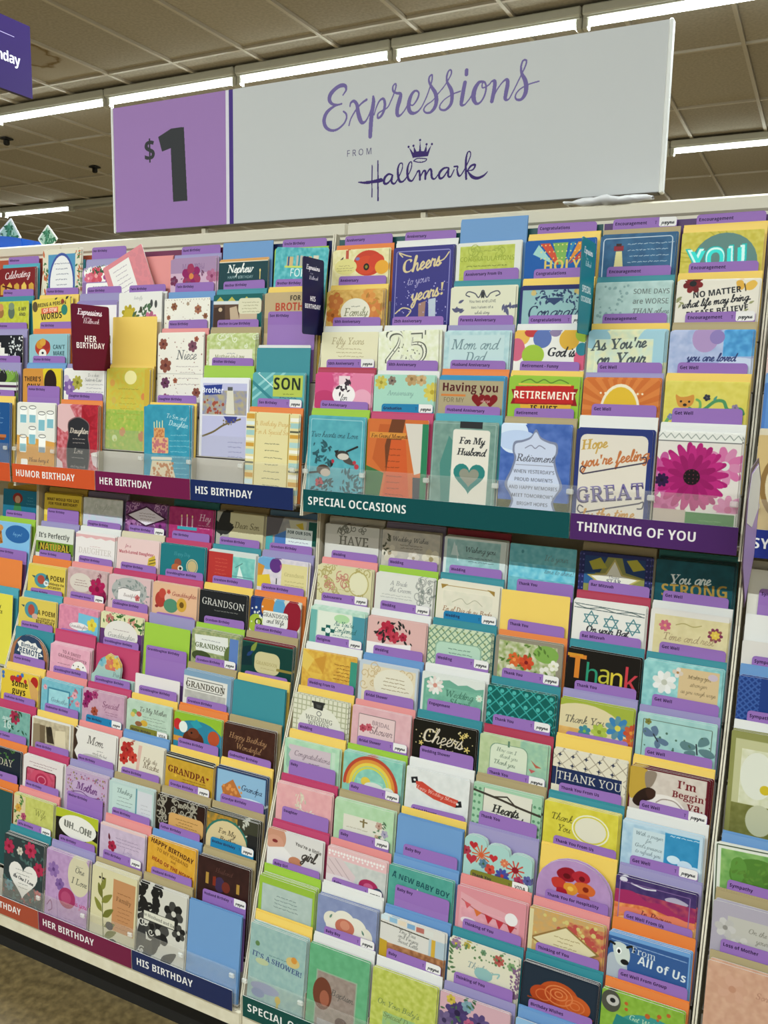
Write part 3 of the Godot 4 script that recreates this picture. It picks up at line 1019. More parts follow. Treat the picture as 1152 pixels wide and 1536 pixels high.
var env_mats := {}
func env_mat(c: String, v: int) -> StandardMaterial3D:
	var key := c + str(v)
	if not env_mats.has(key): env_mats[key] = mat(hexc(ENVELOPES[c][1]).lightened(0.04 * v), 0.6)
	return env_mats[key]

var tab_cells := {}
var tab_sheet: Image
var tab_mat: StandardMaterial3D
const TAB_COL := {"": "9069ad", "b": "1f77a4", "v": "76752a"}
func tab_key(d: Dictionary) -> String:
	var c := "b" if d.o.has("b") else ("v" if d.o.has("v") else "")
	return "%s|%s|%s" % [d.tab, c, "1" if d.o.has("s") or c else ""]

func draw_tabs() -> void:
	tab_sheet = Image.create(2048, 1024, false, Image.FORMAT_RGB8)
	for d in slots:
		if d.tab == "" or d.o.has("x"): continue
		var key := tab_key(d)
		if tab_cells.has(key): continue
		var n := tab_cells.size()
		var f := key.split("|")
		im = Image.create(512, 128, false, Image.FORMAT_RGB8)
		im.fill(hexc(TAB_COL[f[1]]))
		text(Vector2(18, 52), 34, hexc("241436"), "b", 0, f[0], 300.0 if f[2] else 440.0, 0.0)
		if f[2]:
			fill_loops([round_rect(372, -20, 508, 74, 14, 4)], hexc("e2deda"))
			if f[1] == "v": text(Vector2(440, 56), 40, hexc("2a2a24"), "b", 0, "VIDA", 110)
			else: text(Vector2(440, 54), 36, hexc("222226"), "I", 0, "papyrus", 112)
			text(Vector2(346, 54), 34, hexc("241436"), "s", 0, "T")
		im.shrink_x2()
		var c := Vector2i(n % 8 * 256, n / 8 * 64)
		tab_sheet.blit_rect(im, Rect2i(0, 0, 256, 64), c)
		tab_cells[key] = Rect2((c.x + 0.6) / 2048.0, (c.y + 0.6) / 1024.0, 254.8 / 2048.0, 62.8 / 1024.0)
	tab_mat = printed(tab_sheet, 0.5)

var tab_meshes := {}
const STOP := ["with", "and", "of", "in", "on", "a", "the", "to", "for", "white", "by", "over", "under", "lettered", "reading", "titled", "above", "beside", "an", "facing", "one", "two", "three", "dark", "in"]
func brief(nick: String, most: int) -> String:
	var w := nick.split(" ")
	if w.size() > most:
		w = w.slice(0, most)
		while w.size() > 2 and w[-1].to_lower() in STOP: w = w.slice(0, w.size() - 1)
	return " ".join(w)

func build_cards() -> void:
	draw_tabs()
	var spare_st := {}          # joined copies deep in the stacks
	var spare_env := SurfaceTool.new()
	spare_env.begin(Mesh.PRIMITIVE_TRIANGLES)
	var taken := {}
	var spares := 0
	rng.seed = 99
	for d in slots:
		var T := tier(d.t)
		var fr := row_frame(d.t, d.row)
		var x := slot_x(d.col) + opt(d, "dx") * 0.001 + (rng.randf() - 0.5) * 0.0012 - 0.0012
		var h := CARD_H + opt(d, "y") * 0.001 + (rng.randf() - 0.5) * 0.003
		var rot := deg_to_rad(opt(d, "r", (rng.randf() - 0.5) * 1.1))
		var depth: float = -T.back
		var is_env: bool = d.o.has("env")
		# the card that faces out
		var o: MeshInstance3D
		if is_env:
			o = mi("envelope", envelope_mesh(CARD_W + 0.003, h), env_mat(d.o.env, 0))
			tag(o, d.nick, "envelope", "envelopes in the card pockets")
		else:
			o = mi("greeting_card", card_mesh(d, h), null)
			tag(o, d.nick, "greeting card", "greeting cards in the rack pockets")
		o.transform = Transform3D(fr.basis * Basis(Vector3(0, 0, 1), -rot), fr * Vector3(0, 0.0003 + absf(sin(rot)) * CARD_W / 2, opt(d, "z") * 0.001) + Vector3(x, 0, 0))
		# copies behind it
		var n := int(opt(d, "n", 2))
		var z := -0.0026
		var room := depth - 0.0078
		var gap := minf(0.0024, room / maxf(1, n))
		for k in range(1, n):
			var sx := minf(0.0012 * k + rng.randf() * 0.0016, 0.0046)
			var sy := 0.001 * k + rng.randf() * 0.002
			var srot := rot * 0.5 + (rng.randf() - 0.5) * 0.02
			var place := Transform3D(fr.basis * Basis(Vector3(0, 0, 1), -srot), fr * Vector3(0, 0.0003 + absf(sin(srot)) * CARD_W / 2, z) + Vector3(minf(x + sx, slot_x(d.col) + 0.0024 + opt(d, "dx") * 0.001), 0, 0))
			if k == 1 and d.col >= 3 and not is_env and spares < 100:
				var s := mi("greeting_card", card_mesh(d, h + sy), null)
				s.transform = place
				tag(s, "spare copy behind the " + d.nick, "greeting card", "greeting cards in the rack pockets")
				spares += 1
			elif is_env:
				add_envelope(spare_env, CARD_W + 0.003, h + sy, place, d.o.env)
			else:
				var m := card_mesh(d, h + sy)
				for sf in 3:
					var key: String = str(d.sheet) if sf == 0 else "p"
					if not spare_st.has(key):
						spare_st[key] = SurfaceTool.new()
						spare_st[key].begin(Mesh.PRIMITIVE_TRIANGLES)
					spare_st[key].append_from(m, sf, place)
			z -= gap
		# its envelope
		if d.env != "-":
			var ew := 0.1445
			var eh := CARD_H + 0.0115 + opt(d, "e") * 0.001 + rng.randf() * 0.002
			var ex := slot_x(d.col) + 0.0008 + (rng.randf() - 0.5) * 0.001
			var e := mi("envelope", envelope_mesh(ew, eh), env_mat(d.env, (d.row + d.col) % 2))
			e.transform = Transform3D(fr.basis * Basis(Vector3(0, 0, 1), (rng.randf() - 0.5) * 0.005), fr * Vector3(0, 0.0006, -depth + 0.0052) + Vector3(ex, 0, 0))
			for k in 2:
				if rng.randf() < 0.7: add_envelope(spare_env, ew, eh + 0.0018 * (k + 1) + rng.randf() * 0.0014, Transform3D(fr.basis, fr * Vector3(0, 0.0003, -depth + 0.004 - 0.0011 * k) + Vector3(slot_x(d.col) + 0.0006 * (k + 1), 0, 0)), d.env)
			tag(e, ENVELOPES[d.env][0] + " envelope behind the " + d.nick, "envelope", "envelopes in the card pockets")
		# divider tab at the back of the pocket
		if d.tab != "" and not d.o.has("x"):
			var key := tab_key(d)
			var wide: bool = d.o.has("w")
			var th := CARD_H + (0.022 if is_env else 0.034) + opt(d, "t") * 0.001 + rng.randf() * 0.002
			var mk := key + str(wide)
			if not tab_meshes.has(mk): tab_meshes[mk] = tab_mesh(tab_cells[key], 0.128 if wide else 0.119, key.split("|")[1])
			var tb := mi("divider_tab", tab_meshes[mk], null)
			tb.transform = Transform3D(fr.basis * Basis(Vector3(0, 0, 1), (rng.randf() - 0.5) * 0.03), fr * Vector3(0, th, -depth + 0.0014) + Vector3(slot_x(d.col) + 0.004 + rng.randf() * 0.006, 0, 0))
			var colour: String = {"": "purple", "b": "blue", "v": "olive"}[key.split("|")[1]]
			var lab: String = "%s %s divider tab behind the %s" % [colour, d.tab, brief(d.nick, 8 - maxi(0, d.tab.replace("-", " ").split(" ", false).size() - 2))]
			if taken.has(lab): lab = "%s divider tab behind the %s" % [colour, brief(d.nick, 11)]
			if lab.split(" ").size() > 16: lab = brief(lab, 16)
			taken[lab] = true
			tag(tb, lab, "divider tab", "divider tabs in the card pockets")
	var whole: ArrayMesh
	for key in spare_st:
		whole = spare_st[key].commit(whole) if whole else spare_st[key].commit()
		whole.surface_set_material(whole.get_surface_count() - 1, M.paper if key == "p" else card_mats[key.to_int()])
	var so := mi("spare_card", whole, null)
	tag(so, "further copies packed behind the cards in every pocket", "card copies", "", "stuff")
	spare_env.generate_normals()
	var pm := mat(Color.WHITE, 0.6)
	pm.vertex_color_use_as_albedo = true
	var se := mi("spare_envelope", spare_env.commit(), pm)
	tag(se, "further coloured envelopes packed behind the cards in every pocket", "envelopes", "", "stuff")

func add_envelope(st: SurfaceTool, w: float, h: float, at: Transform3D, c: String) -> void:
	st.set_color(hexc(ENVELOPES[c][1]).srgb_to_linear())
	st.set_smooth_group(-1)
	var p := []
	for k in 8: p.append(at * Vector3(w / 2 if k & 1 else -w / 2, h if k & 2 else 0.0, 0.0 if k & 4 else -0.0009))
	for f in [[4, 6, 7, 5], [5, 7, 3, 1], [0, 2, 6, 4], [6, 2, 3, 7]]: quad(st, p[f[0]], p[f[1]], p[f[2]], p[f[3]])

var tab_plains := {}
func tab_plain(c: String) -> StandardMaterial3D:
	if not tab_plains.has(c): tab_plains[c] = mat(hexc(TAB_COL[c]), 0.5)
	return tab_plains[c]

# divider: rounded top corners, print on its top 30 mm; origin at the top edge
func tab_mesh(uv: Rect2, w: float, c: String) -> ArrayMesh:
	var full := round_rect(-w / 2, -0.16, w / 2, 0.0, 0.006, 3)
	var m := panel(full, 0.0006, Rect2(uv.position, Vector2(uv.size.x, uv.size.y * 0.16 / 0.030)), Rect2(-w / 2, -0.16, w, 0.16), tab_plain(c), tab_plain(c))
	var st := tool()
	var top := PackedVector2Array()
	for v in full:
		if v.y > -0.01: top.append(v)
	top.append(Vector2(-w / 2, -0.030))
	top.append(Vector2(w / 2, -0.030))
	var tri := Geometry2D.triangulate_polygon(top)
	for k in range(0, tri.size(), 3):
		var a := top[tri[k]]
		var b := top[tri[k + 1]]
		var e := top[tri[k + 2]]
		if (b - a).cross(e - a) > 0.0:
			var s := b
			b = e
			e = s
		for v in [a, b, e]:
			st.set_uv(uv.position + Vector2((v.x + w / 2) / w, -v.y / 0.030) * uv.size)
			st.add_vertex(Vector3(v.x, v.y, 0.0002))
	st.generate_normals()
	st.commit(m)
	m.surface_set_material(2, tab_mat)
	return m

# ==================================================================== flag signs that stand out from the rack
func flag(called: String, label: String, x: float, y0: float, y1: float, z0: float, z1: float, col: String, lines: Array) -> void:
	var w := z1 - z0
	var h := y1 - y0
	var k := 2.0
	im = Image.create(int(w * 2000 * k), int(h * 2000 * k), false, Image.FORMAT_RGB8)
	im.fill(hexc(col))
	var pw := im.get_width()
	var ph := im.get_height()
	text(Vector2(pw * 0.46, ph * 0.155), pw * 0.20, hexc("e8e0e4"), "I", 0, "Expressions", pw * 0.64)
	text(Vector2(pw * 0.4, ph * 0.215), pw * 0.05, hexc("d8d0d4"), "s", 0, "FROM")
	text(Vector2(pw * 0.5, ph * 0.28), pw * 0.13, hexc("e8e0e4"), "i", 0, "Hallmark", pw * 0.42)
	for j in lines.size(): text(Vector2(pw * 0.47, ph * (0.56 + 0.10 * j)), pw * 0.17, hexc("ece6e4"), "b", 0, lines[j], pw * 0.76)
	im.shrink_x2()
	var o := thing(called, label, "sign", Vector3(x, y0, (z0 + z1) / 2), "flag signs standing out from the rack")
	var f := mi("sign_face", panel(round_rect(-w / 2, 0, w / 2, h, 0.006, 4), 0.002, Rect2(0, 0, 1, 1), Rect2(-w / 2, 0, w, h), printed(im, 0.35), mat(hexc(col).darkened(0.2), 0.4)), null, o)
	f.rotation.y = PI / 2
	var b := mi("mount_bracket", box_mesh(Vector3(0.003, 0.02, 0.03)), M.metal, o)
	b.position = Vector3(-0.004, h / 2, -w / 2 + 0.01)

func build_flags() -> void:
	flag("flag_sign", "maroon HER BIRTHDAY flag sign standing out from the rack", 0.3078, 1.546, 1.705, -0.284, -0.160, "5c0c28", ["HER", "BIRTHDAY"])
	flag("flag_sign", "navy HIS BIRTHDAY flag sign standing out from the rack", 0.914, 1.634, 1.798, -0.322, -0.235, "14163e", ["HIS", "BIRTHDAY"])
	flag("flag_sign", "teal SPECIAL OCCASIONS flag sign standing out from the rack", 1.521, 1.632, 1.804, -0.318, -0.218, "0f7480", ["SPECIAL", "OCCASIONS"])
	# petal shaped lavender marker at the last upright
	var pts := PackedVector2Array()
	for q in ["-0.062,0.075", "0,0", "0.062,0.075", "0.07,0.15", "0.066,0.21", "0.02,0.248", "-0.05,0.236", "-0.07,0.19"]:
		var v: PackedFloat64Array = q.split_floats(",")
		pts.append(Vector2(v[0], v[1]))
	var o := thing("marker_sign", "narrow lavender and white pointed marker sign at the last upright", "sign", Vector3(1.848, 1.178, -0.13))
	var st := tool()
	prism(st, pts, -0.0012, 0.0)
	var rim := mi("rim", done(st), mat(hexc("4a3440"), 0.5), o)
	rim.rotation.y = PI / 2 - 0.07
	var st2 := tool()
	var inner := PackedVector2Array()
	for v in pts: inner.append(Vector2(v.x * 0.9, 0.12 + (v.y - 0.12) * 0.93))
	prism(st2, inner, 0.0, 0.0006)
	var fc := mi("sign_face", done(st2), mat(hexc("a68abc"), 0.5), o)
	fc.rotation.y = PI / 2 - 0.07
	var st3 := tool()
	prism(st3, PackedVector2Array([Vector2(-0.058, 0.15), Vector2(0.0, 0.135), Vector2(0.056, 0.16), Vector2(0.056, 0.205), Vector2(0.018, 0.236), Vector2(-0.045, 0.226), Vector2(-0.06, 0.19)]), 0.0006, 0.0010)
	var pt := mi("white_patch", done(st3), M.paper, o)
	pt.rotation.y = PI / 2 - 0.07

func build_extras() -> void:
	# dark purple hanging aisle sign, its board square to the rack
	var w := 0.56
	var h := 0.235
	im = Image.create(1024, 430, false, Image.FORMAT_RGB8)
	im.fill(hexc("2c1c52"))
	im.fill_rect(Rect2i(60, 100, 840, 4), hexc("a79ac0"))
	text(Vector2(940, 262), 84, hexc("e6e2ea"), "b", 0, "Birthday", 0.0, 1.0, -0.07)
	var a := thing("aisle_sign", "dark purple hanging aisle sign lettered Birthday", "sign", Vector3(-0.62, 2.478, -0.62))
	var f := mi("board", panel(PackedVector2Array([Vector2(-w / 2, 0), Vector2(w / 2, 0), Vector2(w / 2, h), Vector2(-w / 2, h)]), 0.018, Rect2(0, 0, 1, 1), Rect2(-w / 2, 0, w, h), printed(im, 0.4), mat(hexc("2a1c48"), 0.5)), null, a)
	a.rotation.y = PI / 2
	for s in [-1, 1]: mi("hanging_wire", box_mesh(Vector3(0.003, CEIL - 2.478 - h, 0.003)), M.metal, a).position = Vector3(s * w * 0.15, h + (CEIL - 2.478 - h) / 2, -0.009)
	# merchandise on the gondola top beyond the first section
	var bl := thing("party_carton", "bright blue open carton on top of the rack beyond the oval verse card", "carton", Vector3(-0.30, 1.894, -0.50))
	var m := mat(hexc("1450b4"), 0.4)
	var st := tool()
	prism(st, PackedVector2Array([Vector2(-0.2, 0), Vector2(0.115, 0), Vector2(0.112, 0.028), Vector2(0.06, 0.036), Vector2(-0.2, 0.058)]), -0.004, 0.0)
	mi("front_wall", done(st), m, bl).position.z = 0.05
	mi("base", box_mesh(Vector3(0.31, 0.003, 0.1)), m, bl).position = Vector3(-0.043, 0.0015, 0)
	mi("side_wall", box_mesh(Vector3(0.003, 0.026, 0.096)), m, bl).position = Vector3(0.113, 0.0145, 0)
	var spots := [[Vector3(-0.135, 1.885, -0.50), 0.058, 0.75, "white palm leaf tile tilted beside the oval verse card"], [Vector3(-0.33, 1.897, -0.53), 0.075, 0.6, "white palm leaf tile standing inside the blue carton"]]
	for s in spots:
		im = Image.create(128, 128, false, Image.FORMAT_RGB8)
		U = 1.28
		rng.seed = 4
		draw_art("b dcdcd6;r 8 8 84 84 9ab8a4;g 2f6a4a 40 4 14 14 70 70 26;g 4a8a6a 24 6 14 14 70 70 22;o 16 16 4 4 333")
		U = 3.72
		var p := thing("palm_tile", s[3], "palm tile", s[0])
		var q: float = s[1]
		var c := mi("tile_face", panel(round_rect(-q / 2, -q / 2, q / 2, q / 2, 0.004, 2), 0.002, Rect2(0, 0, 1, 1), Rect2(-q / 2, -q / 2, q, q), printed(im, 0.4), M.white), null, p)
		c.rotation.z = s[2]
		c.position.y = q * 0.69
	var balls := [["1f4a34", "dark green ball ornament lying in the blue carton"], ["5aa0b0", "pale teal ball ornament lying in the blue carton"], ["2f6f50", "mid green ball ornament at the end of the blue carton"]]
	for k in 3:
		var gr := thing("ball_ornament", balls[k][1], "ornament", Vector3(-0.31 + k * 0.036, 1.8972, -0.49), "ball ornaments in the carton")
		var sp := SphereMesh.new()
		sp.radius = 0.016
		sp.height = 0.032
		sp.radial_segments = 16
		sp.rings = 8
		mi("ball", sp, mat(hexc(balls[k][0]), 0.2), gr).position.y = 0.016
		mi("cap", bevel_box(Vector3(0.007, 0.005, 0.007), 0.001), M.metal, gr).position.y = 0.0335

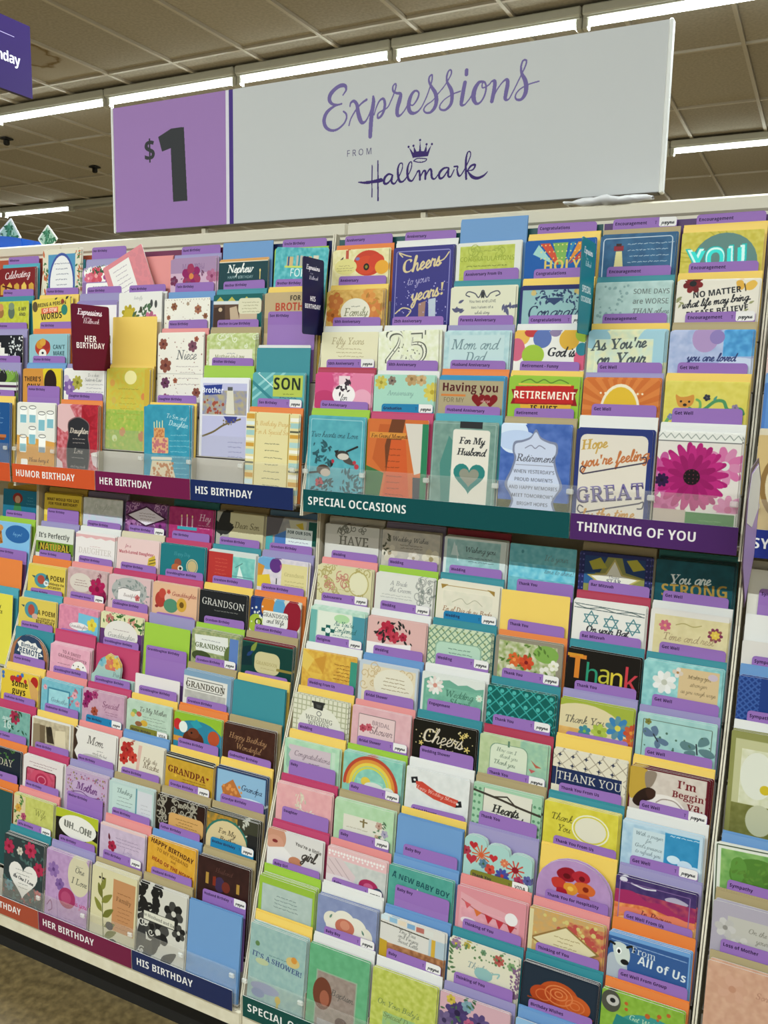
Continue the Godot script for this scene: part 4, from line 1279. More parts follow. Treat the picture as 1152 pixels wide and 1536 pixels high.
var CARDS := """U0a|dark red card with white Celebrating script above yellow bottles|A|Milestone|n=3|b 781216;t 50 25 21 fff i -4 Celebrating;p c99a3a 4,44 12,38 16,44 16,70 4,70;p d9b04a 22,46 30,36 36,46 36,70 22,70;p c99a3a 42,44 50,38 56,44 56,70 42,70;p e0bc58 62,46 70,36 76,46 76,70 62,70;p c99a3a 82,44 90,38 96,44 96,70 82,70;l 4a0c0e 3 10,46 90,70
U00|blue card with tall white oval verse panel and floral border|A|Humor Birthday|y=45 n=2 dx=3 x full|b d9d2bc;g 4a7a4a 40 3 0 0 14 140 9;g c8683c 30 4 86 0 14 140 8;g 4a7a4a 30 8 86 0 14 140 8;r 15 8 70 132 4d8fb5;o 50 54 34 48 3d4f96;o 50 54 30 44 e6e4e2;q 50 22 40 9 8 778;o 52 118 5 4 333;g c8683c 14 5 0 0 14 120 10
U01|lilac card with die-cut red and violet blossoms|L|Her Birthday|cut=crown n=2 t=12|b a58ab8;o 50 22 46 20 f2efe8;f 35 30 19 c8485a e8a0a0 7;f 68 32 18 9a3f78 d080a8 7;f 16 36 12 d0607a f0b0b0 6;g 2f5a3a 26 5 2 4 96 22 9;r 0 46 100 94 8a6aa0;k 10 48 80 60 4 efece6;q 50 58 60 3 8 667
U02|coral pink card leaning over with a white verse label|P|Sister Birthday|r=-24 y=6 dx=1 x n=1 z=3.6|b d8838a;w d08088 60 3 60 0 40 140 5;r 12 12 52 90 e9e4de;q 38 26 38 6 12 989
U03|lilac card with magenta blossom and embossed lettering|L|Aunt Birthday|n=3|b a283a4;t 50 24 14 88698c s 0 MAY YOU;t 62 26 15 8a6c90 i 0 Bless;r 0 34 100 46 c9a8bc;f 46 42 24 8a1258 d08040 6;f 8 52 10 6a2448 904468 5;f 90 44 14 b06a8c 803058 6;g 7a4a6a 14 4 0 34 100 30 8
U04|dark teal card lettered Nephew with an orange stripe|B|Nephew Birthday|y=-8 e=22 n=2|b 0f3a40;r 0 0 100 4 d09a5a;r 0 4 100 2 e8ddc8;t 42 30 22 eceae4 I 0 Nephew;t 44 44 8 b8c8c8 s 0 HAPPY BIRTHDAY;l e0c070 2 84,46 84,30;o 84 27 1.5 3 f0d080
U05|teal card with striped gifts lettered FOR A|G|Uncle Birthday|r=4 dx=-1 y=8 n=3|n 3f9fa6 6cbcc0 5 2;r 22 20 12 20 c9ad7a;r 24 20 3 20 274a80;r 40 17 12 22 b8b0a0;r 44 17 3 22 2a8a98;r 57 18 12 20 c9ad7a;r 60 18 3 20 274a80;r 72 16 10 22 d0c8b0;l c8d060 3 20,42 90,40;t 52 62 20 f0f0ea s 0 FOR A
U06|watercolor card with red poppy on pale yellow|O|Anniversary|n=2|b dcd096;n d8cc90 e6dcae 4 9;r 24 0 5 24 b8503a;p 433 14,20 20,14 18,24;o 64 30 26 22 c03a20;o 60 34 18 16 cc4420;o 78 26 14 12 c83c22;o 88 40 12 12 e0a030;o 61 38 5 6 1a1208;o 61 38 2.5 3 8a7a20;o 24 36 20 14 d8cd82;q 22 34 30 3 5 a89a60;o 45 20 4 3 7a70a0
U07|tall indigo card with gold script Cheers to your years|W|Anniversary|n=3 dx=1 full|b 37337a;K 6 6 88 128 3 8f8bc0 1.2;t 46 34 27 d4c190 I -10 Cheers;c d4c190 2 16,14 10,8 22,12 30,14;c d4c190 2 72,24 84,20 92,10;t 44 54 15 a9a2c4 i -8 to your;t 60 76 25 d4c190 I -10 years!;p a07a6a 46,84 58,80 56,140 48,140;p b9c2cc 62,78 74,76 76,140 66,140;w b8b0d8 70 4 8 50 84 80 1;c d4c190 2 8,98 20,90 34,94 26,104
U08|lime card in a white border reading CONGRATULATIONS|B|Congratulations|e=38 n=2 x|b d8d8d0;n b0b84a bcc45c 6 4 6 6 84 134;q 48 16 26 1 4 8c9440;t 48 36 11 84902e s 0 CONGRATULATIONS;q 48 46 70 1 4 6a7430;z 98a440 1 10 4 14 12 70 16
U09|blue card with ray burst and gold capital letters|Y|Congratulations|n=2|b 12559e;p 9cc8c0 12,26 20,8 44,48;p c84a30 22,6 36,6 54,48 46,48;p 7aa850 40,6 62,6 58,48 50,48;p 2a80a8 66,6 72,6 60,48;p d88830 76,6 90,6 62,48;p b84038 92,8 98,26 64,48;d e8d070 1 6 9 24 10 70 30;t 54 60 25 d8b860 b 0 HOLY;r 0 120 100 20 2e6aa8
U0A|slate blue card with lighthouse and white verse|K|Encouragement|s n=2|b 2d5478;n 2d5478 386488 3 6;K 5 6 90 128 4 c8d0d8 1.2;p d8cc90 20,66 22,30 30,30 33,66;r 19 20 13 9 8a2430;r 22 16 7 5 3a2020;q 64 18 56 5 11 a8b8c4
U0B|yellow card with neon turquoise YOU lettering|Y|Encouragement|n=1|n c3b340 d0c25a 6 3;O 14 16 44 30 b5a838 1.6;O 14 16 36 24 b5a838 1.6;O 14 16 28 18 b5a838 1.6;o 54 58 40 44 5f827c;t 46 66 46 1fb8b4 b -3 YOU;t 46 65.4 43 d4f6f0 b -3 YOU;t 46 65 38 38d8d0 b -3 YOU
U1a|yellow green card with two cartoon party guests|T|Birthday|n=1|n b8b82e c6c84a 5 4;o 22 30 9 12 9a6a3a;o 22 16 8 8 c98858;o 52 30 9 14 5a6a5a;o 52 14 8 8 7a8a70;t 82 26 11 333 b 0 E-MY;t 82 40 10 333 b 0 AND
U10|yellow card reading BEING A PERSON OF FEW WORDS|Y|Humor Birthday|n=2 r=-4 dx=-1|b ddc54e;t 52 20 11 33281c b 0 BEING A PERSON;r 24 24 44 15 d8694a;t 47 36 12 f4e8d8 b 0 OF FEW;t 50 54 19 2a2018 b 0 WORDS;o 84 34 8 11 2c7a6a;o 8 18 7 11 5a4a30;o 80 12 4 5 8a3a2a;e 88 8 12 40 333;e 60 5 8 20 333
U11|white card To My Sister in purple floral border|L|Sister Birthday|n=2 y=-6 dx=1|b 8f7fb0;r 10 10 88 120 ece6e4;t 54 26 12 8a7a8a i 0 To My Sister;q 54 38 60 2 8 998;g 4a7a4a 8 3 0 10 20 40 8;o 70 56 10 6 d8a0a8
U12|cream card with yellow and rose round blossoms|W|Twin Birthday|y=14 n=2|b e2dfd8;f 24 52 20 b5a024 6a6a20 9;o 24 52 12 12 c0ab34;g 4a6a48 22 6 30 30 50 40 12;f 74 66 18 c06a8c 5a2a3a 8;o 52 40 3 6 3a3a2a;o 76 26 3 7 444;o 86 28 3 7 444;t 45 16 8 999 i 0 butterfly;g 8a3a5a 6 4 0 60 20 20 10
U13|white card with small brown snowflake flowers|B|Twin Birthday|y=-6 n=1|b e6e1d4;d 9a8f80 0.8 6 60 4 4 92 2;f 22 20 8 8a5a3a 602a2a 6;f 74 28 9 a0684a 703a3a 6;f 52 14 4 b09a80 907060 5;f 90 44 6 8a5a3a 602a2a 6;f 10 46 5 a0684a 703a3a 6;w 9a7a6a 40 5 0 4 100 60 1
U14|brown photo card of pillows with cream gift tag|T|Mother Birthday|n=3|b 5a4030;p 0f5a58 0,0 100,0 100,14 0,14;p b8b050 6,14 14,4 22,14;p b8b050 30,14 38,4 46,14;p b8b050 60,14 68,4 76,14;r 0 14 60 8 cfd2d2;p 3f2a20 2,30 24,24 26,80 2,80;o 15 34 4 4 c9b090;p bca58a 34,30 48,26 60,80 38,80;p c3ad92 54,40 92,40 92,80 56,80;p 0f5a58 90,40 100,40 100,100 90,100;k 52 8 46 36 6 d6d0b2;q 75 18 32 4 7 a09a7a
U15|tan card FOR A BROTHER in red capitals|Y|Brother Birthday|n=2|b b9a27a;t 64 18 13 2a221a b 0 FOR A;t 58 40 26 b2402a b 0 BROTHER;t 56 50 7 3a3024 b 0 WHO'S ALWAYS BEEN;p e0d8c4 40,56 62,56 80,80 40,80;p a08a64 0,56 40,56 40,90 0,90
U16|orange autumn leaf card with white oval greeting|Y|Anniversary|n=4|n c79a4a d8ae62 7 5;f 16 22 16 b86a34 c88844 5;f 84 40 18 c8763a d89a52 5;f 12 52 14 c07030 8a4a1c 6;f 74 12 14 d89448 c07838 6;g c08a3a 24 3 0 0 100 70 12;o 52 46 26 24 e2dcc8;q 52 34 20 1 4 887;t 52 54 20 7a7a5a i 0 Family
U18|cream card with dark scroll ornaments and verse|T|Anniversary From Us|n=2 t=4|b d9d6bc;c 445 1.5 30,20 24,16 28,10 38,14 44,22 50,8 56,22 62,14 72,10 76,16 70,20;e 48 24 12 70 333;e 52 24 12 110 333;g 5a5a7a 6 4 6 30 14 24 12;g 5a5a7a 6 5 80 30 14 24 12;t 50 32 6 555 s 0 You two and LOVE;t 50 44 6 555 s 0 two halves of a;t 50 55 7 555 i 0 whole story
U19|aqua card with navy floral crest and script|Y|Congratulations|n=3|b 1f2660;r 4 8 96 132 8fb4b4;g 2c3f66 60 4 22 10 60 22 6;p 2c3f66 36,24 64,24 50,38;d c0a860 3 60 60 20 12 70 4;o 20 14 4 4 c8b070;o 84 14 4 4 c8b070;t 48 62 28 23304e i 0 Congrats
U1A|pale aqua card lettered SOME DAYS are WORSE THAN others|T|Encouragement|n=3|n a9c3be b9d0cb 4 5;w 8aa6a4 30 5 4 6 40 60 2;t 74 22 13 555a58 s 0 SOME DAYS;t 74 40 12 555a58 s 0 are WORSE;t 74 58 13 555a58 i 0 THAN others
U1B|cream card NO MATTER what life may bring with poppy and butterfly|Y|Encouragement|n=2|b e0d8c9;f 20 6 14 7a1a1c 2a0c0c 7;o 20 6 4.4 4 1a1a1a;P d9a640 72,4 79,2 82,12 80,18 75,16;P e0b24c 84,18 84,8 92,2 97,8 92,18;l 3a2a10 1.2 82,8 84,20;t 50 27 12.5 202024 b -7 NO MATTER;t 50 43 14 202024 I -7 what life may bring.;t 52 60 12 202024 b -7 PLEASE BELIEVE;g a0a070 7 4 80 40 18 30 9;g a0a070 5 6 0 24 12 20 8
U2a|black card with white tiered cake and spots|L|Milestone|n=1|b 1a1c22;p e6e2da 12,20 40,20 40,34 50,34 50,50 60,50 60,70 0,70 0,40 12,40;w d8d8d8 60 4 62 4 38 60 2;r 12 26 28 3 c8b8b8
U20|light blue card with cartoon dog reading CAN'T MAKE|O|Pet Birthday|n=3|b 8fb8c0;o 36 34 20 18 b03a2a;o 28 26 9 9 c8882a;o 46 28 9 9 9a2a2a;o 36 20 8 8 d09a3a;o 36 50 10 10 e6e2d8;o 36 48 3 2.5 222;t 78 38 13 2a4a50 b 0 CAN'T;t 78 54 13 2a4a50 b 0 MAKE
U22|blank yellow envelope above the yellow meadow verse card|-||y=42 n=1 env=Y|b e0b855;n dcb450 e4bf60 3 4
U23|tall white card lettered Niece with rust snowflake blossoms|P|Niece Birthday|n=2 full|b e6e0d4;f 12 18 10 8a5040 5a2a2a 6;f 76 22 10 7a4a5a 503040 6;f 84 10 5 a05a40 703030 5;f 18 54 13 8a5040 5a2a2a 6;t 62 44 22 6a6a6a i 0 Niece;q 66 56 50 4 10 a89a98;f 18 84 10 6a3a5a 40202a 6;f 40 80 5 a05a40 5a2a2a 5;f 86 100 9 8a5040 5a2a2a 6;f 20 112 10 8a4a6a 5a2a2a 6;w 9a7068 60 5 0 4 100 130 1.2;r 0 68 100 1 b8b4aa
U24|green damask card with cream Mother-in-Law panel|K|Mother-in-Law Birthday|n=4 y=-2|n a9b86a c9cfa0 6 5;z d8dcc0 2 24 5 0 0 100 120;r 6 34 88 44 e2dcca;q 50 44 18 1 4 999;t 48 56 11 7a7a52 s 0 Mother-in-Law;q 50 66 40 1 4 999
U25|white card half hidden by a wide purple divider|-|Son Birthday|n=1 t=16 y=-26 w|b e0ddd8;q 50 20 60 4 9 bbb
U26|cream card with thin looping anniversary script|W|50th Anniversary|n=2|b ddd6b4;t 46 26 17 a89a74 i 0 Fifty Years;q 50 36 60 3 8 a89a74
U27|card with huge outlined numerals 25 on pale green|W|25th Anniversary|n=3 r=-2|n d9dbb8 e6e6d4 5 4;t 48 66 84 55564c e 0 25;t 48 65 79 e4e2d0 e 0 25;t 48 64 70 55564c e 0 25;t 48 63.5 66 dcdcc4 e 0 25;w 6a6a5a 30 4 20 24 60 40 1
U28|pale blue card with thin script Mom and Dad|L|Parents Anniversary|n=2|n a4c4c8 bcd4d4 5 4;r 8 8 84 130 bcd2d2;t 46 36 24 6a8288 i 0 Mom and;t 48 60 22 6a8288 i 0 Dad
U29|white card with bright balloons lettered God is|W|Congratulations|s n=2|b e4e0d8;o 10 10 12 14 e0b050;o 24 2 10 8 b83a3a;o 40 14 13 15 5a6ea8;o 58 2 8 7 8a7a9a;o 78 16 14 16 d9a93a;o 98 6 12 12 96b43a;o 4 36 12 18 c8607a;o 28 46 16 16 9ab83a;o 98 52 12 18 d05a78;o 96 34 8 10 2a7a8a;t 66 48 20 2a2a30 I 0 God is
U2A|watercolor card lettered As You're on Your|Y|Encouragement|n=4|n c8d4b8 e0dcb0 5 5;o 86 30 22 30 9ec4d0;o 10 14 20 16 94bcc8;n c8d8c8 dcdcb4 4 6 10 16 76 124;t 38 34 26 4a5254 I -4 As You're;t 44 62 26 4a5254 I -2 on Your
U2B|violet and blue watercolor card lettered You are loved|K|Encouragement|s n=3|n 9aa8cc b4bcd8 4 5;n 3f86be 5aa4d4 5 3 66 0 34 46;o 44 14 16 20 a88cb8;o 58 12 9 10 8a78b0;o 86 70 30 18 c4cde0;t 52 54 15 2c3566 I 0 you are loved;q 52 62 52 2 6 5a6a98
U2C|peach striped card with thin pink lines|P|Sympathy|n=1|b d8b8ae;r 8 0 2 140 c89a90;r 16 0 2 140 c89a90;r 24 0 2 140 c89a90
U3a|die-cut green card with striped body|L|Humor Birthday|cut=crown n=2|b 5a7a34;o 50 18 46 20 7aa040;o 60 24 14 14 222;r 0 38 100 8 d8d8d0;r 0 46 100 6 4a2a4a;r 0 52 100 8 d8d8d0;r 0 60 100 6 4a2a4a
U30|orange and yellow card with black dog reading THERE'S ONLY|B|Humor Birthday|n=2|b c98a3c;p d8c02c 52,0 100,0 100,90 60,90;o 72 34 16 26 2a1a16;o 74 60 18 22 2a1a16;t 26 32 14 2a1a14 b 0 THERE'S;t 28 52 16 2a1a14 b 0 ONLY
U31|white sister-in-law card with violet and yellow daisies|L|Sister-in-Law Birthday|n=2|b e4e0da;f 14 46 17 7a5a9a c0a0c8 7;f 34 34 15 b0a848 6a6a20 8;t 72 18 9 777 i 0 To a dear;t 72 30 10 777 i 0 Sister-in-Law;q 74 38 40 3 9 a09aa0;o 6 24 7 7 c0b0cc
U32|tall yellow green meadow verse card with pale sun|Y|Niece Birthday|n=4 y=4 x full|n cdb040 c2bc4c 5 3;n a8b452 8fae48 5 6 0 70 100 70;o 56 14 14 12 ece2a0;q 50 34 44 1 4 8a8a3a;q 50 50 50 5 9 a09838;o 14 24 6 6 d09a4a;o 86 46 5 6 d0804a;o 18 54 5 6 c8a850;o 40 108 7 8 c08a5a;o 84 114 7 9 b87a4a;o 22 120 6 6 c8d09a;w b8b858 50 6 0 60 100 76 2.5;r 88 0 12 140 c8a83c
U34|white photo card lettered Brother with lighthouse and drawn bird|G|Brother Birthday|n=2 y=-14 full|b e2e0e4;r 6 8 90 124 b9b8d6;n 8a8aa8 b2a47a 5 8 6 20 90 40;p d6d0c0 56,18 68,18 72,58 54,58;r 57 14 10 6 555;w 9a4a3a 20 3 8 36 44 22 3;p 2a3a84 8,12 46,10 44,26 10,28;t 26 24 12 e8e8f0 b 0 Brother;r 6 60 90 2 d8d6da;c 6a5a3a 3 8,96 30,88 52,76 84,66;p 3a3f84 50,62 78,62 74,72 60,74;w 7a6a50 10 4 50 66 24 10 2;q 74 104 36 4 8 7a7aa8
U35|teal plaid card lettered SON on lime tag|T|Son Birthday|e=42 n=2|b 5aa0a4;l 8cc4c4 4 0,40 40,0;l 8cc4c4 4 0,60 60,0;l 357f88 5 0,20 50,70;l d0e4e0 1.5 10,0 60,50;p b2be52 40,4 96,4 96,52 40,52;t 67 36 31 1e2a1e b 0 SON;q 67 46 20 1 4 6a7a30;q 67 54 44 1 4 445
U36|pink peony photo card with white script patch|R|50th Anniversary|n=2 s|n c24a78 e08aa8 6 5;o 14 20 20 24 c84a7a;o 84 22 22 24 d87a9a;o 18 58 22 18 b83a68;o 84 56 18 20 e0a0b4;p e4ccd0 42,4 62,4 60,40 44,40;o 52 44 20 18 ece4e2;g 3a2a34 16 4 36 18 34 22 9;t 52 56 14 333 i 0 for
U37|mint card with small gold and rust flowers|W|50th Anniversary|n=2|b a2ccb8;f 12 16 12 c8bc58 9a8a30 8;f 30 12 8 8a7a6a 4a3a3a 6;f 62 8 12 b89868 8a6a40 6;f 78 10 10 c8a878 8a6a40 6;f 96 34 16 d0c058 b09a30 9;t 44 42 12 7a9a90 i 0 Anniversary
U38|kraft card lettered Having you with two red hearts|O|Husband Anniversary|n=3|b 3a8ab4;r 0 8 98 132 a89a78;t 48 30 22 4a1216 b 0 Having you;r 4 36 38 4 c8783a;h 62 46 12 7a1014;h 80 46 12 7a1014;t 24 52 11 6a6048 s 0 FOR MY;t 72 50 7 e8d8d0 i 0 always
U39|lime card with red RETIREMENT ribbon banner|Y|Retirement - Funny|n=3|b 8fb83a;p 8a1418 4,24 98,20 94,34 98,52 4,52 8,38;p b8201e 10,18 92,14 92,48 10,50;r 14 12 74 3 d8b848;t 51 41 18 f4ead8 b 0 RETIREMENT;p d8a838 18,52 90,50 88,68 20,70;t 52 65 14 2a2010 b 0 IS JUST;c 5a7a2a 1.5 18,10 30,4 40,10 50,4 60,10 72,4 84,10
U3A|orange sunburst card with smiling yellow sun|L|Get Well|n=4|b c4682c;B 50 58 90 d07a3a 22;d e8d8b8 1.4 6 5 24 26 54 2;o 50 58 26 40 e8dcc0;o 50 60 23 37 d9b030;o 36 56 1.6 3 4a2a10;o 62 56 1.6 3 4a2a10
U3B|yellow card with cat on a looping green vine|Y|Get Well|n=2|n cfc052 d8ca62 4 5;P c8883a 16,38 14,24 20,28 28,27 36,24 36,38 30,46 20,46;o 26 56 7 7 d8c8a8;o 26 42 2.4 2 222;o 21 36 1.4 1.6 222;o 31 36 1.4 1.6 222;c 4a8a58 4 32,48 42,54 52,46 62,34 72,34 78,48 92,46 96,54;c 4a8a58 3 94,54 94,72 86,76 80,68 90,68;c 6aa058 3 34,50 44,48 44,36 40,32;f 52 28 5 2a2a3a 555 5;e 60 34 8 60 4a8a7a;f 86 44 5 8a7a94 6a5a74 5;t 44 72 12 5a5a30 i 0 Be easy;c 6aa058 4 12,94 4,80 8,66 14,60;f 10 64 5 6a78a0 8a90b0 5
U3C|bright blue card with pale edge|B|Sympathy|n=1|b 4a78b8;r 4 6 92 130 5a88c4
U4a|tall deep blue card with rust table drawing|Y|Humor Birthday|n=2|b 1f4f86;r 20 60 70 6 b86a3a;r 26 66 60 4 7a3a1a;q 50 20 60 3 9 8fb0d0;q 56 110 50 4 8 3a6aa0
U40|card with rows of blue drinking glasses on white and orange|-|Humor Birthday|n=2 t=14|b dfdcd2;r 0 78 100 62 d0984a;p d0984a 0,60 100,70 100,80 0,80;k 8 10 18 28 3 f0eee8;r 9 22 16 15 7fb4c0;O 17 10 9 3 444 1;k 32 8 18 28 3 f0eee8;r 33 22 16 14 7fb4c0;O 41 8 9 3 444 1;k 56 18 18 34 3 f0eee8;r 57 30 16 20 7fb4c0;O 65 18 9 3 444 1;k 78 16 18 28 3 f0eee8;r 79 28 16 16 7fb4c0;O 87 16 9 3 444 1;k 32 46 18 30 3 f0eee8;r 33 58 16 18 7fb4c0;O 41 46 9 3 444 1;k 8 62 18 30 3 f0eee8;r 9 76 16 14 7fb4c0;O 17 62 9 3 444 1;k 58 60 18 30 3 f0eee8;r 59 80 16 10 8a9aa4;O 67 60 9 3 444 1;k 12 104 18 20 3 f0eee8;t 58 108 10 4a2a14 i 0 Please hurry it;t 58 120 9 4a2a14 i 0 up a bit
U41|red watercolor card with black Daughter plaque|O|Daughter Birthday|n=3|n b04048 d08890 5 6;p d8b0b0 0,0 30,0 50,30 20,50 0,40;n b82a38 9a2030 6 4 60 0 40 90;p 9a1a28 60,0 76,20 96,14 80,34 100,40 70,44;p d8c4c4 0,96 14,104 20,130 10,140 0,140;p d8c8c8 84,84 100,80 100,110 90,104;P 7a5a5a 32,26 52,20 72,26 80,36 78,56 82,76 80,110 70,124 52,128 34,124 26,110 24,76 28,56 26,36;P 2a2a2e 33,28 52,22 71,28 78,37 76,56 80,76 78,109 69,122 52,126 35,122 28,109 26,76 30,56 28,37;t 53 50 13 cfc0b0 I 0 Daughter;q 53 60 30 2 7 b8a8a0;t 53 86 13 cfc0b0 i 0 Love;q 53 94 34 1 8 a89a94;t 53 112 8 b8a8a0 i 0 and my pride
U43|blue daughter card with tall orange candle cake|Y|Daughter Birthday|n=4 y=6 r=-2 tc=7a3050|b 2f87a0;n 2f87a0 3a94ac 3 4;t 70 22 10 d0e0e0 i 8 To Son and;t 74 34 12 d0e0e0 i 8 Daughter;q 76 48 40 8 9 8ac0cc;r 22 26 2 10 e0d8a0;r 28 24 2 12 e0d8a0;r 34 26 2 10 e0d8a0;r 40 24 2 12 e0d8a0;k 22 36 24 18 2 d09a64;w b87048 30 3 24 38 20 14 2;k 18 52 36 26 2 d8a878;w b86a70 50 4 20 54 32 22 2.4;k 16 84 46 5 2 ded6c4;p d8c8a8 18,90 60,90 74,130 10,130;w b87848 50 5 20 94 44 34 3
U45|tall cream striped card titled A Birthday Prayer for a Special Son|O|Son Birthday|n=2 s|b dccf9a;r 0 2 16 8 c8963c;r 0 14 16 6 d8e0dc;r 0 22 16 3 554;r 0 28 16 8 9cc0bc;r 0 40 16 5 e6e2d4;r 0 48 16 6 c8963c;r 0 58 16 8 a8c8c4;r 0 70 16 4 e8e4d8;r 0 78 16 3 554;r 0 84 16 8 9cc0bc;r 0 96 16 7 c8963c;r 0 106 16 8 c8d8d8;r 0 118 16 8 9cc0bc;r 84 6 16 6 e6e2d4;r 84 14 16 8 9cc0bc;r 84 26 16 3 554;r 84 32 16 6 c8963c;r 84 44 16 8 a8c8c4;r 84 56 16 5 e8e4d8;r 84 64 16 7 c8963c;r 84 76 16 8 9cc0bc;r 84 88 16 3 554;r 84 94 16 7 e6e2d4;r 84 106 16 7 c8963c;r 84 118 16 8 9cc0bc;r 17 0 2 140 a88a3a;r 81 0 2 140 a88a3a;t 50 20 10 c8a060 i 0 A Birthday Prayer;t 50 33 10 c8a060 i 0 For A Special Son;q 50 48 34 8 11 6a6a50
U46|teal card with two birds and red berries, script heading|G|Our Anniversary|n=2|n 4f9aa6 5aa6b0 3 5;K 5 5 90 130 2 a8ccd0 1;t 46 32 16 2a4a54 i 0 Two hearts one Love;e 60 58 28 -30 4a4844;o 62 58 12 7 3a3632;o 64 60 10 5 c8c0b4;p 222 48,52 56,50 52,58;l 222 3 70,52 88,44;o 30 82 12 8 4a3a30;o 34 86 9 6 c0b0a0;o 42 72 5 5 2a2422;l 222 3 20,86 6,88;o 46 68 3 3 b03040;o 88 74 4 4 b03a44;o 84 68 3 3 b03a44;f 24 102 8 b03a44 7a1a24 5;g 2f5a62 40 4 8 40 34 30 9;g 2f5a62 40 5 60 84 36 40 10;g 2a4a50 30 6 6 96 46 30 10;q 58 126 30 1 4 2a4a54
U47|orange and brown graduation card behind a clear wrapper|M|Graduation|b n=1|b c86a34;p b85a2a 20,8 60,8 40,90 10,60;p 6a3a20 40,0 62,0 50,70 34,80 30,40;p 3a6a3a 0,70 30,80 20,140 0,140;p d0c8bc 62,6 92,6 92,76 80,80;r 90 6 10 134 2a7a54;p c8582a 40,30 64,30 76,140 26,140;r 4 20 60 9 cf8a3a;t 36 28 8 4a2a14 i 0 For Grand Moments;q 44 44 26 4 9 7a3a1c;q 46 84 30 5 9 7a3a1c;p 3a3a44 78,84 90,84 90,140 80,140
U48|grey green card with a For My Husband tag and teal heart|A|Husband Anniversary|n=2|n 6a8a80 7a988c 4 5;p 4a8278 26,20 44,40 30,70 44,100 20,130 14,60;K 2 2 94 136 2 9ab0a8 1;r 42 -2 34 10 2a2a2c;k 32 10 56 128 4 ddd6c8;t 60 30 13 2e2e30 I 0 For My;t 60 46 13 2e2e30 I 0 Husband;h 60 76 24 2a7a74;h 60 76 15 8a8a7a;t 60 120 8 3a3a3a s 0 ON OUR;t 60 131 8 3a3a3a s 0 ANNIVERSARY
U49|blue sky card with ornate white Retirement plaque|K|Retirement|n=2|n 3a5aa0 5470b4 3 5;o 18 16 22 24 d0dcec;o 24 22 30 14 b8c8e4;n 4a4a2c 5c5a34 5 4 0 104 100 36;P 7a8098 50,6 57,16 68,21 80,24 82,36 79,46 83,62 91,82 83,96 80,106 86,122 82,132 50,134 18,132 14,122 20,106 17,96 9,82 17,62 21,46 18,36 20,24 32,21 43,16;P c4cbdf 50,10 57,19 68,24 78,27 79,37 76,46 80,62 87,82 80,96 77,106 83,122 79,129 50,131 21,129 17,122 23,106 20,96 13,82 20,62 24,46 21,37 22,27 32,24 43,19;c 7a7a90 1.2 36,32 44,28 50,32 56,28 64,32;t 50 50 14 4a4a54 i 0 Retirement;l 8a8a98 1 24,55 76,55;t 50 66 6.5 4a4a54 s 0 WHEN YESTERDAY'S;t 50 77 6.5 4a4a54 s 0 PROUD MOMENTS;t 50 88 6.5 4a4a54 s 0 AND HAPPY MEMORIES;t 50 99 6.5 4a4a54 s 0 MEET TOMORROW'S;t 50 110 6.5 4a4a54 s 0 BRIGHT HOPES;t 50 121 6.5 4a4a54 s 0 AND DREAMS
U4A|navy framed card lettered Hope you're feeling GREAT|W|Get Well|n=3 e=10 t=12|b 26326e;k 6 7 88 134 8 d9cfc0;t 24 26 18 c09a4a I -8 Hope;t 52 44 20 b86a3a I -10 you're feeling;l 3a3448 1.8 12,60 88,42;c 3a3448 1.6 12,60 8,56 10,50 15,52;c 3a3448 1.6 88,42 93,40 92,34 87,35;t 50 94 40 3a3058 E -8 GREAT;t 50 92 36 6a5f94 e -8 GREAT;l 3a3448 1.8 12,112 88,94;c 3a3448 1.6 12,112 8,108 10,102 15,104;c 3a3448 1.6 88,94 93,92 92,100 86,101;t 48 118 18 c08a40 I -5 by the time;t 54 136 17 c08a40 I -5 you get this
U4B|white card with large magenta gerbera daisy|W|Get Well|n=2 t=10|b d8d0c6;r 0 0 100 11 dedcd4;l 8a9088 1 0,8 5,2 10,8 15,2 20,8 25,2 30,8 35,2 40,8 45,2 50,8 55,2 60,8 65,2 70,8 75,2 80,8 85,2 90,8 95,2 100,8;r 0 11 100 1 555;f 82 40 24 c86a98 d0d0c8 10;f 8 56 30 b84a88 c070a0 11;f 90 94 18 d080a8 c05a88 9;f 14 96 18 c05a90 a83a78 9;f 44 56 44 a81a6a 8a0e54 20;f 44 56 40 b42474 8a0e54 17;f 44 56 30 981460 700a44 15;o 44 56 10 10 14080e;d 6a2a3a 0.8 5 5 36 48 16 16;f 8 62 9 2a1040 1a0a24 8;r 0 98 100 42 d6d0c8;r 0 98 40 42 b8a898;r 40 100 58 40 3f7a3a;q 70 110 40 3 9 6a9a60
U4C|tan card with brown oval frame|C|Sympathy|n=1|b c8ac74;o 50 60 44 50 8a6a3a;o 50 60 38 44 d8c8a4
L0a|teal card with red haired cartoon figure|Y|Humor Birthday|n=1|b 1f6a84;o 42 24 14 12 8a3028;o 42 28 8 9 c89a7a;p 3a7a4a 34,38 50,38 56,66 30,66;q 78 20 26 3 9 5a9ab0
L00|yellow card asking what would you like for your birthday|Y|Humor Birthday|n=2|b d8b83c;t 50 20 9 3a2010 b 0 WHAT WOULD YOU LIKE;t 50 32 9 3a2010 b 0 FOR YOUR BIRTHDAY?;q 30 44 40 1 4 8a6a20;o 82 58 7 5 2a1a10;p e4cc60 0,46 100,56 100,70 0,60
L01|pale grey card with faint silver script|L|Daughter Birthday|n=1|n b8bab0 cccac4 4 3;t 50 30 16 a4a89c i 0 Daughter;n c8c0d0 b8c8d0 4 6 0 44 100 30
L02|purple damask card with white diamond verse panel|-|Daughter Birthday|s n=2|n 7a4a78 5a2a5a 6 8;z b890b0 1.5 24 4 0 0 100 70;f 16 60 14 a06a9c 4a1a4a 6;f 84 56 16 8a3a80 4a1a4a 6;p 3a1a34 50,8 100,36 50,62 0,36;p ddd4dc 50,12 93,36 50,58 7,36;q 50 28 40 4 7 988
